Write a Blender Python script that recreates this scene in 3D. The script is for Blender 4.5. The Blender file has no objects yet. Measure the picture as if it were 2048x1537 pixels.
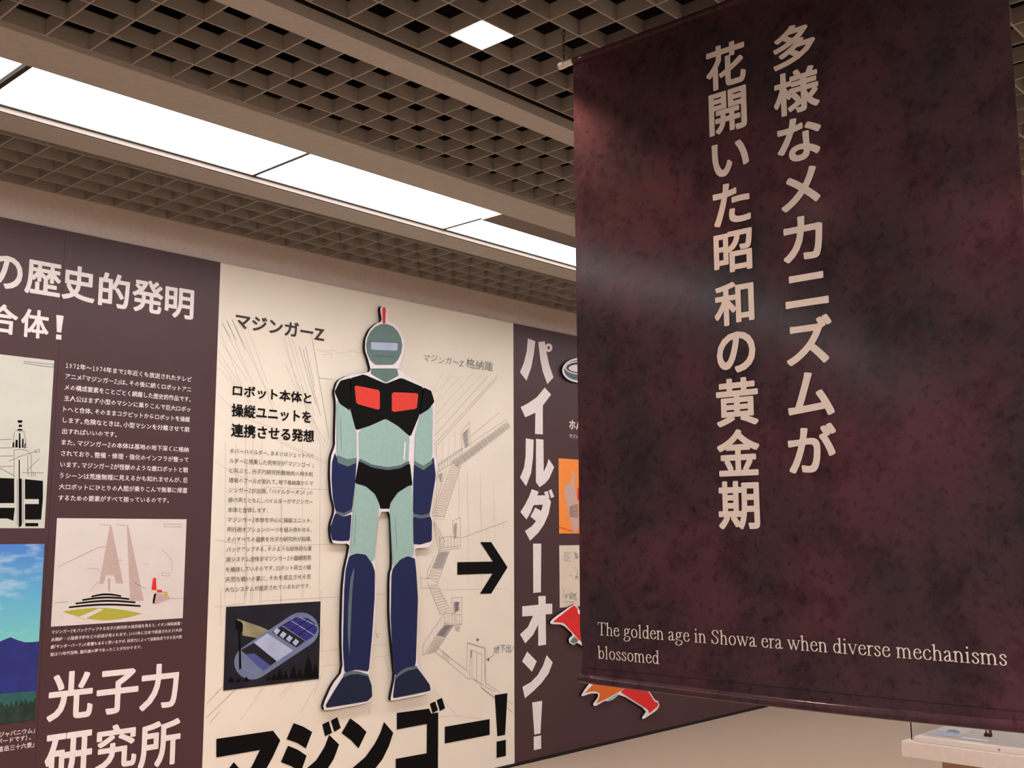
import bpy, bmesh, math, random
from mathutils import Vector, Matrix
random.seed(7)
C = bpy.context.scene.collection
SC = bpy.context.scene
R = math.radians
# ------------------------------------------------------------------ camera
CH = 1.6                                   # eye height
FPX = 2132.93                              # focal length in pixels of the 2048 px wide frame
YAW, PITCH, ROLL = R(47.0557), R(7.978), R(-0.144)
fwd = Vector((math.sin(YAW)*math.cos(PITCH), math.cos(YAW)*math.cos(PITCH), math.sin(PITCH)))
rgt = Vector((math.cos(YAW), -math.sin(YAW), 0)); up = rgt.cross(fwd)
rgt, up = math.cos(ROLL)*rgt + math.sin(ROLL)*up, -math.sin(ROLL)*rgt + math.cos(ROLL)*up
cd = bpy.data.cameras.new('camera'); cam = bpy.data.objects.new('camera', cd); C.objects.link(cam)
cd.sensor_width = 36; cd.lens = FPX/2048*36; cd.clip_end = 100; cd.clip_start = 0.05
cam.matrix_world = Matrix(((rgt.x, up.x, -fwd.x, 0), (rgt.y, up.y, -fwd.y, 0), (rgt.z, up.z, -fwd.z, CH), (0, 0, 0, 1)))
SC.camera = cam
# ------------------------------------------------------------------ world, exposure
w = bpy.data.worlds.new('world'); SC.world = w; w.use_nodes = True
w.node_tree.nodes['Background'].inputs[0].default_value = (0.9, 0.85, 0.8, 1)
w.node_tree.nodes['Background'].inputs[1].default_value = 0.02
SC.view_settings.view_transform = 'Standard'; SC.view_settings.look = 'None'
SC.view_settings.gamma = 1; SC.view_settings.use_curve_mapping = False
SC.view_settings.exposure = 0.0
TROUGH = 10.5          # brightness of the long ceiling light troughs
REAR = 24.0           # second row of troughs, unseen behind the viewer, added for bounce onto the ceiling
LAMP = 16.0           # brightness of the square lamps
PATCH = 140.0          # watts of the warm lamp beside the banner
DOWN = 10.0
SC.cycles.max_bounces = 8
SC.cycles.diffuse_bounces = 5
# ------------------------------------------------------------------ picture geometry -> place geometry
D = 5.2288            # front of the printed wall
H = 3.306             # underside of the louvres
def ray(px, py):
    return fwd + rgt*((px-1024)/FPX) - up*((py-768.5)/FPX)
def wp(px, py, y=D):                       # point of the wall (x, z)
    d = ray(px, py); t = y/d.y
    return (d.x*t, CH + d.z*t)
def zp(px, py, z):                         # point of a level plane (x, y)
    d = ray(px, py); t = (z-CH)/d.z
    return (d.x*t, d.y*t)
BA = R(-1.5); BC = Vector((2.645, 2.225, 0))
BD = Vector((-math.sin(BA), -math.cos(BA), 0)); BN = Vector((BD.y, -BD.x, 0))   # along the banner, towards the viewer
def bp(px, py):                            # point of the banner (s, z)
    d = ray(px, py); t = BN.dot(BC)/BN.dot(d)
    P = d*t
    return ((Vector((P.x, P.y, 0))-BC).dot(BD), CH + P.z)
# ------------------------------------------------------------------ materials
def lin(c):
    return tuple(((v/255)/12.92 if v/255 <= .04045 else ((v/255+.055)/1.055)**2.4) for v in c)
def mat(name, rgb, rough=.6, spec=.3, noise=None, metal=0, emit=None, srgb=True):
    m = bpy.data.materials.new(name); m.use_nodes = True
    nt = m.node_tree; b = nt.nodes['Principled BSDF']
    c = lin(rgb) if srgb else rgb
    b.inputs['Base Color'].default_value = (*c, 1); b.inputs['Roughness'].default_value = rough
    b.inputs['Specular IOR Level'].default_value = spec; b.inputs['Metallic'].default_value = metal
    if emit:
        b.inputs['Emission Color'].default_value = (*emit[0], 1); b.inputs['Emission Strength'].default_value = emit[1]
    sc, amt = noise if noise else (40, .04)
    tc = nt.nodes.new('ShaderNodeTexCoord'); n = nt.nodes.new('ShaderNodeTexNoise')
    n.inputs['Scale'].default_value = sc; n.inputs['Detail'].default_value = 4
    nt.links.new(tc.outputs['Object'], n.inputs['Vector'])
    r = nt.nodes.new('ShaderNodeValToRGB')
    r.color_ramp.elements[0].position = .3; r.color_ramp.elements[1].position = .7
    r.color_ramp.elements[0].color = (*[v*(1-amt) for v in c], 1); r.color_ramp.elements[1].color = (*[min(1, v*(1+amt)) for v in c], 1)
    nt.links.new(n.outputs['Fac'], r.inputs['Fac']); nt.links.new(r.outputs['Color'], b.inputs['Base Color'])
    return m
M = {}
M['ceil'] = mat('ceiling_paint', (176, 172, 163), .7, .2)
M['blade'] = mat('louver_plastic', (152, 145, 136), .55, .3)
M['plenum'] = mat('plenum_black', (14, 12, 11), .9, .1)
M['wall'] = mat('wall_paint', (205, 192, 182), .7, .2)
M['room'] = mat('room_wall_paint', (180, 168, 155), .8, .2)
M['floor'] = mat('carpet_tan', (180, 156, 137), .95, .05, (160, .16))
M['black'] = mat('black_skirting', (14, 12, 12), .5, .3)
M['brown'] = mat('brown_print', (73, 47, 50), .42, .35, (3, .05))
M['cream'] = mat('cream_print', (236, 226, 209), .5, .3, (2.5, .035))
M['white'] = mat('white_ink', (236, 226, 222), .5, .3)
M['ink'] = mat('black_ink', (6, 4, 4), .6, .12)
M['grey_ink'] = mat('brownish_black_ink', (52, 42, 42), .5, .3)
M['body_ink'] = mat('body_text_ink', (88, 78, 78), .5, .3)
M['pencil'] = mat('pencil_grey', (118, 111, 120), .6, .1)
M['pencil_faint'] = mat('pencil_faint', (186, 173, 162), .6, .1)
M['lamp'] = mat('light_diffuser', (240, 240, 235), .5, .2, emit=((.985, .972, 1), TROUGH))
M['added_rear_lamp'] = mat('added_rear_diffuser', (240, 240, 235), .5, .2, emit=((.985, .972, 1), REAR))
M['lamp_sq'] = mat('square_lamp_diffuser', (240, 240, 235), .5, .2, emit=((1, .86, .72), LAMP))
M['lip'] = mat('trough_white_metal', (128, 118, 110), .6, .2)
M['groove'] = mat('trough_shadow_gap', (62, 58, 54), .8, .1)
M['lip2'] = mat('trough_grey_plate', (120, 112, 104), .6, .2)
M['edge'] = mat('grey_edge', (140, 134, 128), .5, .3)
M['foam_black'] = mat('black_foam_edge', (18, 16, 18), .7, .2)
M['cut_white'] = mat('cutout_white', (238, 230, 232), .5, .3)
M['navy'] = mat('navy_ink', (18, 30, 78), .5, .3)
M['navy_dark'] = mat('navy_ink_dark', (16, 26, 58), .5, .3)
M['mint'] = mat('pale_green_ink', (158, 190, 182), .5, .3)
M['slate'] = mat('slate_green_ink', (100, 126, 120), .5, .3)
M['slate_grey'] = mat('slate_grey_ink', (92, 108, 116), .5, .3)
M['red'] = mat('red_ink', (226, 62, 48), .5, .3)
M['red2'] = mat('deep_red_ink', (225, 44, 42), .5, .3)
M['orange'] = mat('orange_ink', (222, 108, 40), .5, .3)
M['orange_card'] = mat('bright_orange_print', (250, 148, 66), .5, .3)
M['pink'] = mat('pink_beige_ink', (205, 170, 158), .5, .3)
M['pinkgrey'] = mat('pink_grey_ink', (196, 172, 162), .5, .3)
M['lime'] = mat('olive_green_ink', (178, 172, 60), .5, .3)
M['yellow'] = mat('yellow_ink', (226, 170, 60), .5, .3)
M['paper'] = mat('paper_print', (222, 212, 204), .5, .3, (8, .03))
M['paper2'] = mat('greenish_paper_print', (206, 206, 192), .5, .3, (8, .03))
M['paper3'] = mat('cream_paper_print', (225, 212, 192), .5, .3, (8, .03))
M['silver'] = mat('white_metal', (225, 220, 212), .3, .5, metal=.3)
M['chain'] = mat('dark_chain', (60, 55, 50), .4, .5, metal=.8)
M['case'] = mat('case_white', (206, 196, 186), .45, .35)
M['case_base'] = mat('case_base_beige', (170, 140, 118), .7, .2)
M['night'] = mat('night_print', (24, 22, 34), .45, .3, (9, .45))
M['steelblue'] = mat('steel_blue_ink', (112, 124, 156), .45, .3, (14, .12))
M['paleblue'] = mat('pale_blue_ink', (176, 186, 214), .45, .3, (14, .08))
M['midblue'] = mat('mid_blue_ink', (74, 82, 146), .45, .3, (14, .1))
M['deepblue'] = mat('deep_blue_ink', (44, 44, 118), .45, .3, (20, .2))
M['glowbeam'] = mat('pale_yellow_ink', (150, 142, 110), .5, .3, (10, .25))
M['hill'] = mat('navy_mountain_ink', (38, 46, 120), .5, .3, (12, .2))
M['green1'] = mat('teal_green_ink', (44, 96, 92), .5, .3, (14, .2))
M['green2'] = mat('forest_green_ink', (34, 56, 44), .5, .3, (24, .35))
# printed sky: blue at its top to pale cyan at its foot, thin white cloud
def sky_print(z0, z1):
    m = bpy.data.materials.new('painted_sky_print'); m.use_nodes = True; nt = m.node_tree; b = nt.nodes['Principled BSDF']
    tc = nt.nodes.new('ShaderNodeTexCoord'); sp = nt.nodes.new('ShaderNodeSeparateXYZ'); nt.links.new(tc.outputs['Object'], sp.inputs[0])
    mr = nt.nodes.new('ShaderNodeMapRange'); mr.inputs['From Min'].default_value = z0; mr.inputs['From Max'].default_value = z1
    nt.links.new(sp.outputs['Z'], mr.inputs['Value'])
    cr = nt.nodes.new('ShaderNodeValToRGB'); e = cr.color_ramp.elements
    e[0].color = (*lin((120, 205, 196)), 1); e[1].color = (*lin((70, 128, 208)), 1); x = e.new(.5); x.color = (*lin((96, 176, 212)), 1)
    nt.links.new(mr.outputs[0], cr.inputs[0])
    n = nt.nodes.new('ShaderNodeTexNoise'); n.inputs['Scale'].default_value = 5; n.inputs['Detail'].default_value = 5
    mp = nt.nodes.new('ShaderNodeMapping'); mp.inputs['Scale'].default_value = (1, 1, 3.2); mp.inputs['Rotation'].default_value = (0, .3, 0)
    nt.links.new(tc.outputs['Object'], mp.inputs[0]); nt.links.new(mp.outputs[0], n.inputs[0])
    c2 = nt.nodes.new('ShaderNodeValToRGB'); c2.color_ramp.elements[0].position = .52; c2.color_ramp.elements[1].position = .75
    nt.links.new(n.outputs['Fac'], c2.inputs[0])
    mx = nt.nodes.new('ShaderNodeMixRGB'); mx.inputs[2].default_value = (*lin((190, 222, 228)), 1)
    nt.links.new(c2.outputs[0], mx.inputs[0]); nt.links.new(cr.outputs[0], mx.inputs[1]); nt.links.new(mx.outputs[0], b.inputs['Base Color'])
    b.inputs['Roughness'].default_value = .5
    return m
# banner cloth: mottled maroon print with a satin finish
def banner_mat():
    m = bpy.data.materials.new('banner_cloth'); m.use_nodes = True; nt = m.node_tree; b = nt.nodes['Principled BSDF']
    tc = nt.nodes.new('ShaderNodeTexCoord')
    def noise(scale, detail, rough=.55):
        n = nt.nodes.new('ShaderNodeTexNoise'); n.inputs['Scale'].default_value = scale; n.inputs['Detail'].default_value = detail
        n.inputs['Roughness'].default_value = rough; nt.links.new(tc.outputs['Object'], n.inputs['Vector']); return n
    def ramp(src, stops):
        r = nt.nodes.new('ShaderNodeValToRGB'); e = r.color_ramp.elements
        e[0].position, e[0].color = stops[0][0], (*stops[0][1], 1); e[1].position, e[1].color = stops[-1][0], (*stops[-1][1], 1)
        for p, c in stops[1:-1]:
            q = e.new(p); q.color = (*c, 1)
        nt.links.new(src.outputs['Fac'], r.inputs[0]); return r
    big = ramp(noise(2.6, 5, .6), [(.34, lin((50, 42, 45))), (.5, lin((66, 46, 50))), (.68, lin((80, 48, 54)))])
    spk = ramp(noise(34, 7, .72), [(.36, (.34, .34, .36)), (.47, (1, 1, 1))])
    blot = ramp(noise(7, 8, .7), [(.36, (.5, .52, .54)), (.52, (1, 1, 1))])
    m1 = nt.nodes.new('ShaderNodeMixRGB'); m1.blend_type = 'MULTIPLY'; m1.inputs[0].default_value = .55
    m2 = nt.nodes.new('ShaderNodeMixRGB'); m2.blend_type = 'MULTIPLY'; m2.inputs[0].default_value = .75
    nt.links.new(big.outputs[0], m1.inputs[1]); nt.links.new(spk.outputs[0], m1.inputs[2])
    nt.links.new(m1.outputs[0], m2.inputs[1]); nt.links.new(blot.outputs[0], m2.inputs[2]); nt.links.new(m2.outputs[0], b.inputs['Base Color'])
    b.inputs['Roughness'].default_value = .15; b.inputs['Specular IOR Level'].default_value = .09
    return m
M['banner'] = banner_mat()
M['banner_ink'] = mat('banner_letter_ink', (212, 198, 186), .45, .3)
def acrylic():
    m = bpy.data.materials.new('clear_acrylic'); m.use_nodes = True; b = m.node_tree.nodes['Principled BSDF']
    b.inputs['Base Color'].default_value = (.97, .98, .98, 1); b.inputs['Roughness'].default_value = .02
    b.inputs['Transmission Weight'].default_value = 1; b.inputs['IOR'].default_value = 1.3
    return m
M['acrylic'] = acrylic()
# ------------------------------------------------------------------ object helpers
def tag(o, label=None, cat=None, group=None, kind=None):
    if label: o['label'] = label
    if cat: o['category'] = cat
    if group: o['group'] = group
    if kind: o['kind'] = kind
    return o
def mk(name, verts, faces, m, parent=None, mats=None, fm=None):
    me = bpy.data.meshes.new(name); me.from_pydata([tuple(v) for v in verts], [], faces)
    for q in (mats or [m]): me.materials.append(q)
    if fm:
        for p, i in zip(me.polygons, fm): p.material_index = i
    me.update()
    o = bpy.data.objects.new(name, me); C.objects.link(o)
    if parent: o.parent = parent
    return o
def empty(name, loc, parent=None):
    o = bpy.data.objects.new(name, None); o.empty_display_size = .1; C.objects.link(o); o.location = loc
    if parent: o.parent = parent
    return o
class MB:
    def __init__(s): s.v = []; s.f = []
    def box(s, a, b):
        n = len(s.v); x0, y0, z0 = a; x1, y1, z1 = b
        s.v += [(x0,y0,z0),(x1,y0,z0),(x1,y1,z0),(x0,y1,z0),(x0,y0,z1),(x1,y0,z1),(x1,y1,z1),(x0,y1,z1)]
        s.f += [tuple(n+i for i in q) for q in ((0,3,2,1),(4,5,6,7),(0,1,5,4),(1,2,6,5),(2,3,7,6),(3,0,4,7))]
        return s
    def poly(s, pts):
        n = len(s.v); s.v += [tuple(p) for p in pts]; s.f.append(tuple(range(n, n+len(pts)))); return s
    def tube(s, pts, r, seg=8, cap=True):
        rings = []
        for i, p in enumerate(pts):
            p = Vector(p); d = (Vector(pts[min(i+1, len(pts)-1)]) - Vector(pts[max(i-1, 0)])).normalized()
            a = d.cross(Vector((0, 0, 1)));  a = a.normalized() if a.length > 1e-4 else Vector((1, 0, 0)); b = d.cross(a)
            rings.append(len(s.v))
            rr = r[i] if isinstance(r, (list, tuple)) else r
            s.v += [tuple(p + a*rr*math.cos(2*math.pi*k/seg) + b*rr*math.sin(2*math.pi*k/seg)) for k in range(seg)]
        for i in range(len(rings)-1):
            for k in range(seg):
                s.f.append((rings[i]+k, rings[i]+(k+1) % seg, rings[i+1]+(k+1) % seg, rings[i+1]+k))
        if cap:
            s.f.append(tuple(rings[0]+k for k in range(seg))[::-1]); s.f.append(tuple(rings[-1]+k for k in range(seg)))
        return s
    def build(s, name, m, parent=None): return mk(name, s.v, s.f, m, parent)
def slab(name, a, b, m, parent=None, bev=0):
    o = MB().box(a, b).build(name, m, parent)
    if bev:
        q = o.modifiers.new('bevel', 'BEVEL'); q.width = bev; q.segments = 2; q.limit_method = 'ANGLE'
    return o
def struct(o): return tag(o, kind='structure')
# ------------------------------------------------------------------ lettering
def font_mesh(s, bold=0.0, res=2):
    c = bpy.data.curves.new('t', 'FONT'); c.body = s; c.offset = min(bold, 0); c.resolution_u = res; c.fill_mode = 'FRONT'
    o = bpy.data.objects.new('t', c); C.objects.link(o); bpy.context.view_layer.update()
    me = o.to_mesh(); v = [(p.co.x, p.co.y, 0.0) for p in me.vertices]; f = [tuple(p.vertices) for p in me.polygons]
    o.to_mesh_clear(); bpy.data.objects.remove(o); bpy.data.curves.remove(c)
    if bold > 0:                           # heavier strokes: the outline is laid down again in a small ring
        base, bf = list(v), list(f)
        def se(a): c, d = math.cos(a), math.sin(a); return (math.copysign(abs(c)**.6, c), math.copysign(abs(d)**.6, d))
        ring = ((.8,.8),(-.8,.8),(-.8,-.8),(.8,-.8)) if bold < .02 else [se(2*math.pi*k/16) for k in range(16)]
        for k, (dx, dy) in enumerate(ring):
            n = len(v); v += [(x+bold*dx, y+bold*dy, (k+1)*2.5e-5) for x, y, _ in base]; f += [tuple(n+i for i in q) for q in bf]
    return v, f
CACHE = {}
FULL = {**{chr(48+i): chr(0xFF10+i) for i in range(10)}, 'Z': 'Ｚ', 'S': 'Ｓ', 'F': 'Ｆ'}
def line_mesh(t, bold):
    """a line of small type set character by character: squeezed figures, half-width brackets"""
    v, f, x = [], [], 0.0
    for ch in t:
        key = (ch, bold)
        if key not in CACHE: CACHE[key] = font_mesh(FULL.get(ch, ch), bold, 1)
        cv_, cf = CACHE[key]; a = EM; sx = 1; dx = 0
        if ch in FULL: a, sx = EM*.6, .74; dx = -EM*.5*.74+EM*.3
        elif ch in '『「': a, dx = EM*.5, -EM*.5
        elif ch in '』」': a = EM*.5
        elif ch in '、。）': a = EM*.62
        elif ch in '！': a, dx = EM*.5, -EM*.25
        n = len(v); v += [(x+dx+p[0]*sx, p[1], p[2]) for p in cv_]; f += [tuple(n+i for i in q) for q in cf]; x += a
    return v, f
def bbox(v): return min(p[0] for p in v), max(p[0] for p in v), min(p[1] for p in v), max(p[1] for p in v)
def fit(v, u0, u1, v0, v1):
    a, b, c, d = bbox(v)
    return [(u0+(x-a)/(b-a)*(u1-u0), v0+(y-c)/(d-c)*(v1-v0), e) for x, y, e in v]
EM = (bbox(font_mesh('口'*11)[0])[1]-bbox(font_mesh('口')[0])[1])/10
class Sheet:
    """flat print on a plane: lay() collects outlines given in plane coordinates"""
    def __init__(s, place): s.place = place; s.v = []; s.f = []; s.k = 0
    def add(s, v, f):
        n = len(s.v); s.v += [s.place(*p) for p in v]; s.f += [tuple(n+i for i in q) for q in f]; return s
    def poly(s, pts):
        s.k += 1; e = (s.k % 24)*1.2e-5      # overlapping ink lies in hair-thin layers
        return s.add([(p[0], p[1], e) for p in pts], [tuple(range(len(pts)))])
    def line(s, pts, wd):
        for a, b in zip(pts, pts[1:]):
            dx, dy = b[0]-a[0], b[1]-a[1]; L = math.hypot(dx, dy) or 1; nx, ny = -dy/L*wd/2, dx/L*wd/2
            ex, ey = dx/L*wd*.3, dy/L*wd*.3
            s.poly([(a[0]+nx-ex, a[1]+ny-ey), (a[0]-nx-ex, a[1]-ny-ey), (b[0]-nx+ex, b[1]-ny+ey), (b[0]+nx+ex, b[1]+ny+ey)])
        return s
    def text(s, t, u0, u1, v0, v1, bold=0.0):
        v, f = font_mesh(t, bold, 4); return s.add(fit(v, u0, u1, v0, v1), f)
    def build(s, name, m, parent): return mk(name, s.v, s.f, m, parent)
def wall_at(off):            # off: how far in front of the panel face
    return lambda x, z, e=0: (x, D-off-e, z)
def wsheet(layer=1): return Sheet(wall_at(.0009*layer))
def wtext(sh, t, L, Rr, T, B, bold=0.0, y=D):
    """ink box from four picture points: left, right, top, bottom"""
    my = (T[1]+B[1])/2
    sh.text(t, wp(L[0], my, y)[0], wp(Rr[0], my, y)[0], wp(*B, y)[1], wp(*T, y)[1], bold)
class Chars:
    """large lettering: every character becomes a part of its own"""
    def __init__(s, place, m, parent, name='character'): s.place, s.m, s.parent, s.name = place, m, parent, name
    def text(s, t, *a): sh_ = Sheet(s.place); sh_.text(t, *a); sh_.build(s.name, s.m, s.parent)
    def poly(s, pts): Sheet(s.place).poly(pts).build(s.name, s.m, s.parent)
def paragraph(sh, lines, TL, TR, BL, short=(), bold=0.0):
    """body text: TL/TR corners of its first line, BL foot of its last line; lines in short keep the natural pitch"""
    x0, zt = wp(*TL); x1 = wp(*TR)[0]; zb = wp(*BL)[1]
    n = len(lines); data = [line_mesh(t, bold) for t in lines]
    full = [bbox(d[0]) for i, d in enumerate(data) if i not in short]
    sc = (x1-x0)/(sum(b[1]-b[0] for b in full)/len(full))
    em = .86*sc; pitch = ((zt-zb)-em)/(n-1)
    for i, (v, f) in enumerate(data):
        a, b, c, d = bbox(v)
        su = sc if i in short else (x1-x0)/(b-a)
        base = zt - pitch*i - em*.9
        sh.add([(x0+(x-a)*su, base+y*sc*1.0, e) for x, y, e in v], f)
def W(pts, o=(0, 0), s=1.0, y=D): return [wp(o[0]+p[0]/s, o[1]+p[1]/s, y) for p in pts]

# ================================================================== the room
XL, XR, YB = -7.0, 13.5, -5.2
struct(slab('floor', (XL-.1, YB-.1, -.06), (XR+.1, D+.2, 0), M['floor']))
struct(slab('wall_back', (XL, D+.014, 0), (XR, D+.16, 3.95), M['wall']))
struct(slab('wall_left', (XL-.12, YB, 0), (XL, D+.16, 3.95), M['room']))
struct(slab('wall_right', (XR, YB, 0), (XR+.12, D+.16, 3.95), M['room']))
struct(slab('wall_front', (XL, YB-.12, 0), (XR, YB, 3.95), M['room']))
PZ = wp(1360, 1450.6)[1]
struct(slab('baseboard_back', (XL+.01, D-.006, .0), (XR-.01, D+.014, PZ-.001), M['black']))
# ceiling: flat metal bands between the louvre fields, dark plenum above
ZB = H-.015
ceiling = struct(slab('ceiling', (XL, YB, 3.93), (XR, D+.014, 3.97), M['plenum']))
def band(y0, y1, z0=ZB, z1=ZB+.085, m='ceil', name='ceiling_band', x0=XL, x1=XR):
    return slab(name, (x0, y0, z0), (x1, y1, z1), M[m], ceiling)
T0, T1 = 3.797, 4.318
band(3.556, T0); band(T1, 4.502); band(2.766, 2.885, H-.012, H+.1)
slab('track_slot', (XL, 2.690, H+.03), (XR, 2.766, H+.05), M['plenum'], ceiling)
band(.442, .54, H-.012); band(-.55, .1, H); band(YB, -1.07, H)
band(.1, .442, H)
LX0, LX1 = -1.2, 12.2
for a, b in ((XL, LX0), (LX1, XR)):
    for y0, y1 in ((4.502, D+.01), (2.885, 3.556), (.54, 2.69)): band(y0, y1, H, H+.05, x0=a, x1=b)
# egg-crate louvres: every blade is a piece
BT, BH = .0068, .058
def louver(ys, phase, pitch, name_label):
    g = empty('louver_grid', (0, 0, H), ceiling)
    y0, y1 = min(ys), max(ys)
    me = MB().box((LX0, -BT/2, 0), (LX1, BT/2, BH)); first = None
    for y in ys:
        if first is None: first = me.build('louver_blade', M['blade'], g); first.location = (0, y, 0)
        else:
            o = first.copy(); C.objects.link(o); o.location = (0, y, 0)
    k = math.ceil((LX0-phase)/pitch); first = None
    while phase + k*pitch < LX1:
        x = phase + k*pitch; k += 1
        if first is None:
            first = MB().box((-BT/2, y0, .0004), (BT/2, y1, BH-.0004)).build('louver_blade', M['blade'], g); first.location = (x, 0, 0)
        else:
            o = first.copy(); C.objects.link(o); o.location = (x, 0, 0)
    return g
louver([5.222-.1585*i for i in range(5)], 2.083, .1545, '')
louver([3.545-.165*i for i in range(5)], 1.451, .1580, '')
louver([2.688-.1605*i for i in range(14)], 2.403, .1575, '')
# ------------------------------------------------------------------ long ceiling lights
def trough(x0, x1, y0, y1, label, z=ZB+.028, group='long ceiling light panels', gap=.012, lm='lamp'):
    t = empty('ceiling_light', ((x0+x1)/2, (y0+y1)/2, z)); tag(t, label, 'ceiling light', group)
    def P(b, n, m): o = b.build(n, m, t); o.matrix_parent_inverse = Matrix.Translation(-t.location); return o
    P(MB().box((x0+gap, y0+.004, z), (x1, y1-.026, z+.006)), 'diffuser', M[lm])
    P(MB().box((x0, y1-.026, z-.005), (x1, y1-.014, z+.02)), 'shadow_gap', M['groove'])
    P(MB().box((x0, y1-.014, z-.026), (x1, y1-.001, z+.02)), 'side_lip', M['lip'])
    P(MB().box((x0, y0+.004, z-.006), (x0+gap, y1-.027, z+.02)), 'end_bar', M['groove'])
    return t
seps = [1.512+1.264*i for i in range(-7, 9)]
names = {0: 'long ceiling light panel cut by the left frame edge, widest in view', 1: 'long ceiling light panel in the middle of the row, above the tall robot board', -1: 'short visible end of the ceiling light panel at the far left frame edge'}
for i, x in enumerate(seps[6:10]):
    k = i-1
    if k in (0, 1): trough(x, x+1.264, T0, T1, names[k], gap=.014 if k else .022)
    elif k == -1: trough(x, x+1.252, T0, T1, names[k])
    else:
        t = trough(x, x+1.264, T0+.19, T1, 'narrower ceiling light panel whose far end the dark hanging banner hides', gap=.014)
        o = MB().box((x, T0+.001, ZB+.014), (x+1.264, T0+.19, ZB+.03)).build('side_plate', M['lip2'], t); o.matrix_parent_inverse = Matrix.Translation(-t.location)
trough(XL+.1, seps[6], T0, T1, 'run of ceiling light panels left of the photograph, mirrored in the banner')
trough(seps[10], seps[10]+5.5, T0+.19, T1, 'run of ceiling light panels hidden behind the banner')
trough(XL+.3, XR-.3, -1.07, -.55, 'added second long row of ceiling light, unseen behind the viewer', z=H+.03, group=None, lm='added_rear_lamp')
# closing strip over the troughs so no light leaks into the plenum
slab('trough_cover', (XL, T0-.02, ZB+.06), (XR, T1+.02, ZB+.07), M['plenum'], ceiling)
slab('trough_cover', (XL, -1.1, H+.06), (XR, -.5, H+.07), M['plenum'], ceiling)
# ------------------------------------------------------------------ square lamps set into louvre cells
def square_lamp(cx, cy, label, group=None, s=.152, z=H-.001, m='lamp_sq'):
    t = empty('square_lamp', (cx, cy, z)); tag(t, label, 'lamp', group)
    MB().box((-s/2, -s/2, 0), (s/2, s/2, .004)).build('diffuser', M[m], t)
    MB().box((-s/2, -s/2, .004), (s/2, s/2, .05)).build('housing', M['lip'], t)
    return t
lx = 2.403+.5*.1575; ly = 2.688-1.5*.1605
square_lamp(lx, ly, 'square white ceiling lamp shining in one louvre cell left of the banner top')
for k, l_ in ((-1, 'square ceiling lamp beside the viewer, mirrored near the middle of the banner'), (-2, 'square ceiling lamp farther back on the left, mirrored at the banner right'), (1, 'first square ceiling lamp hidden behind the banner'), (2, 'second, farther square ceiling lamp hidden behind the banner')):
    square_lamp(lx+15*k*.1575, ly, l_)
for x, l_ in ((-.28, 'small warm ceiling lamp mirrored at the upper right of the banner'), (-1.03, 'small warm ceiling lamp mirrored at the right edge of the banner')):
    kx = round((x-2.48175)/.1575)
    square_lamp(2.48175+kx*.1575, 2.688-5.5*.1605, l_, s=.09)
square_lamp(2.48175+15*.1575, 2.688-10.5*.1605, 'added small warm ceiling lamp over the display case, unseen out of the frame', s=.09)  # added fixture for the unseen spot over the case
def light(kind, name, loc, e, col, size=.1, rot=None, spot=None):
    l = bpy.data.lights.new(name, kind); l.energy = e; l.color = col
    if kind == 'SPOT': l.spot_size = spot; l.spot_blend = .35; l.shadow_soft_size = size
    if kind == 'AREA': l.size = size
    o = bpy.data.objects.new(name, l); C.objects.link(o); o.location = loc
    if rot: o.rotation_euler = rot
    return o
light('SPOT', 'lamp_beam', (lx, ly, H-.012), PATCH, (1, .58, .44), .035, (0, 0, 0), R(112))
light('SPOT', 'lamp_beam', (2.48175+15*.1575, 2.688-10.5*.1605, H-.012), DOWN*3, (1, .85, .7), .06, (0, 0, 0), R(80))  # added spot that brightens the display case from out of view

# ================================================================== printed wall panels
def panel(x0, x1, m, label, z1=None):
    zt = z1 or wp(442.5, 525.7)[1]
    o = slab('graphic_panel', (x0, D, PZ), (x1, D+.013, zt), M[m], None)
    return tag(o, label, 'panel')
xs1, xs2, xs3 = wp(118, 700)[0], wp(437, 640)[0], wp(1027.8, 1000)[0]
GAP = .0012
pA = panel(-.6, xs1-GAP, 'brown', 'dark brown printed wall panel at the left frame edge, with black-and-white diagram and blue landscape')
pB = panel(xs1, xs2-GAP/2, 'brown', 'dark brown printed wall panel with white paragraph, tower drawing and large white lettering')
pC = panel(xs2, xs3-GAP/2, 'cream', 'wide cream printed wall panel with pencil drawing, black lettering and arrow')
pD = panel(xs3, 13.3, 'brown', 'dark brown printed wall panel with tall vertical white lettering, running behind the banner')
TZ = wp(442.5, 525.7)[1]
# the rest of the brown run to the left of the frame
pL = panel(-6.9, -.6-GAP, 'brown', 'plain dark brown wall panel beyond the left frame edge')
# ---- left brown panels: lettering
q = (0, 400); s4 = 4.52
def c1(x, y): return (x/4.52, 400+y/4.52)
def c2(x, y): return (x/4.269, 700+y/4.269)
def c3(x, y): return (x/4.876, 1030+y/4.876)
def c4(x, y): return (x/4.655, 1300+y/4.655)
def c5(x, y): return (430+x/4.27, 540+y/4.27)
def c6(x, y): return (430+x/4.804, 880+y/4.804)
def c7(x, y): return (430+x/6.985, 1180+y/6.985)
def cb(x, y): return (400+x/3.103, 1360+y/3.103)
def cr(x, y): return (820+x/3.843, 640+y/3.843)
def cq(x, y): return (820+x/3.843, 1000+y/3.843)
def cz(x, y): return (1020+x/4.306, 1180+y/4.306)
BOLD = .023
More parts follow.
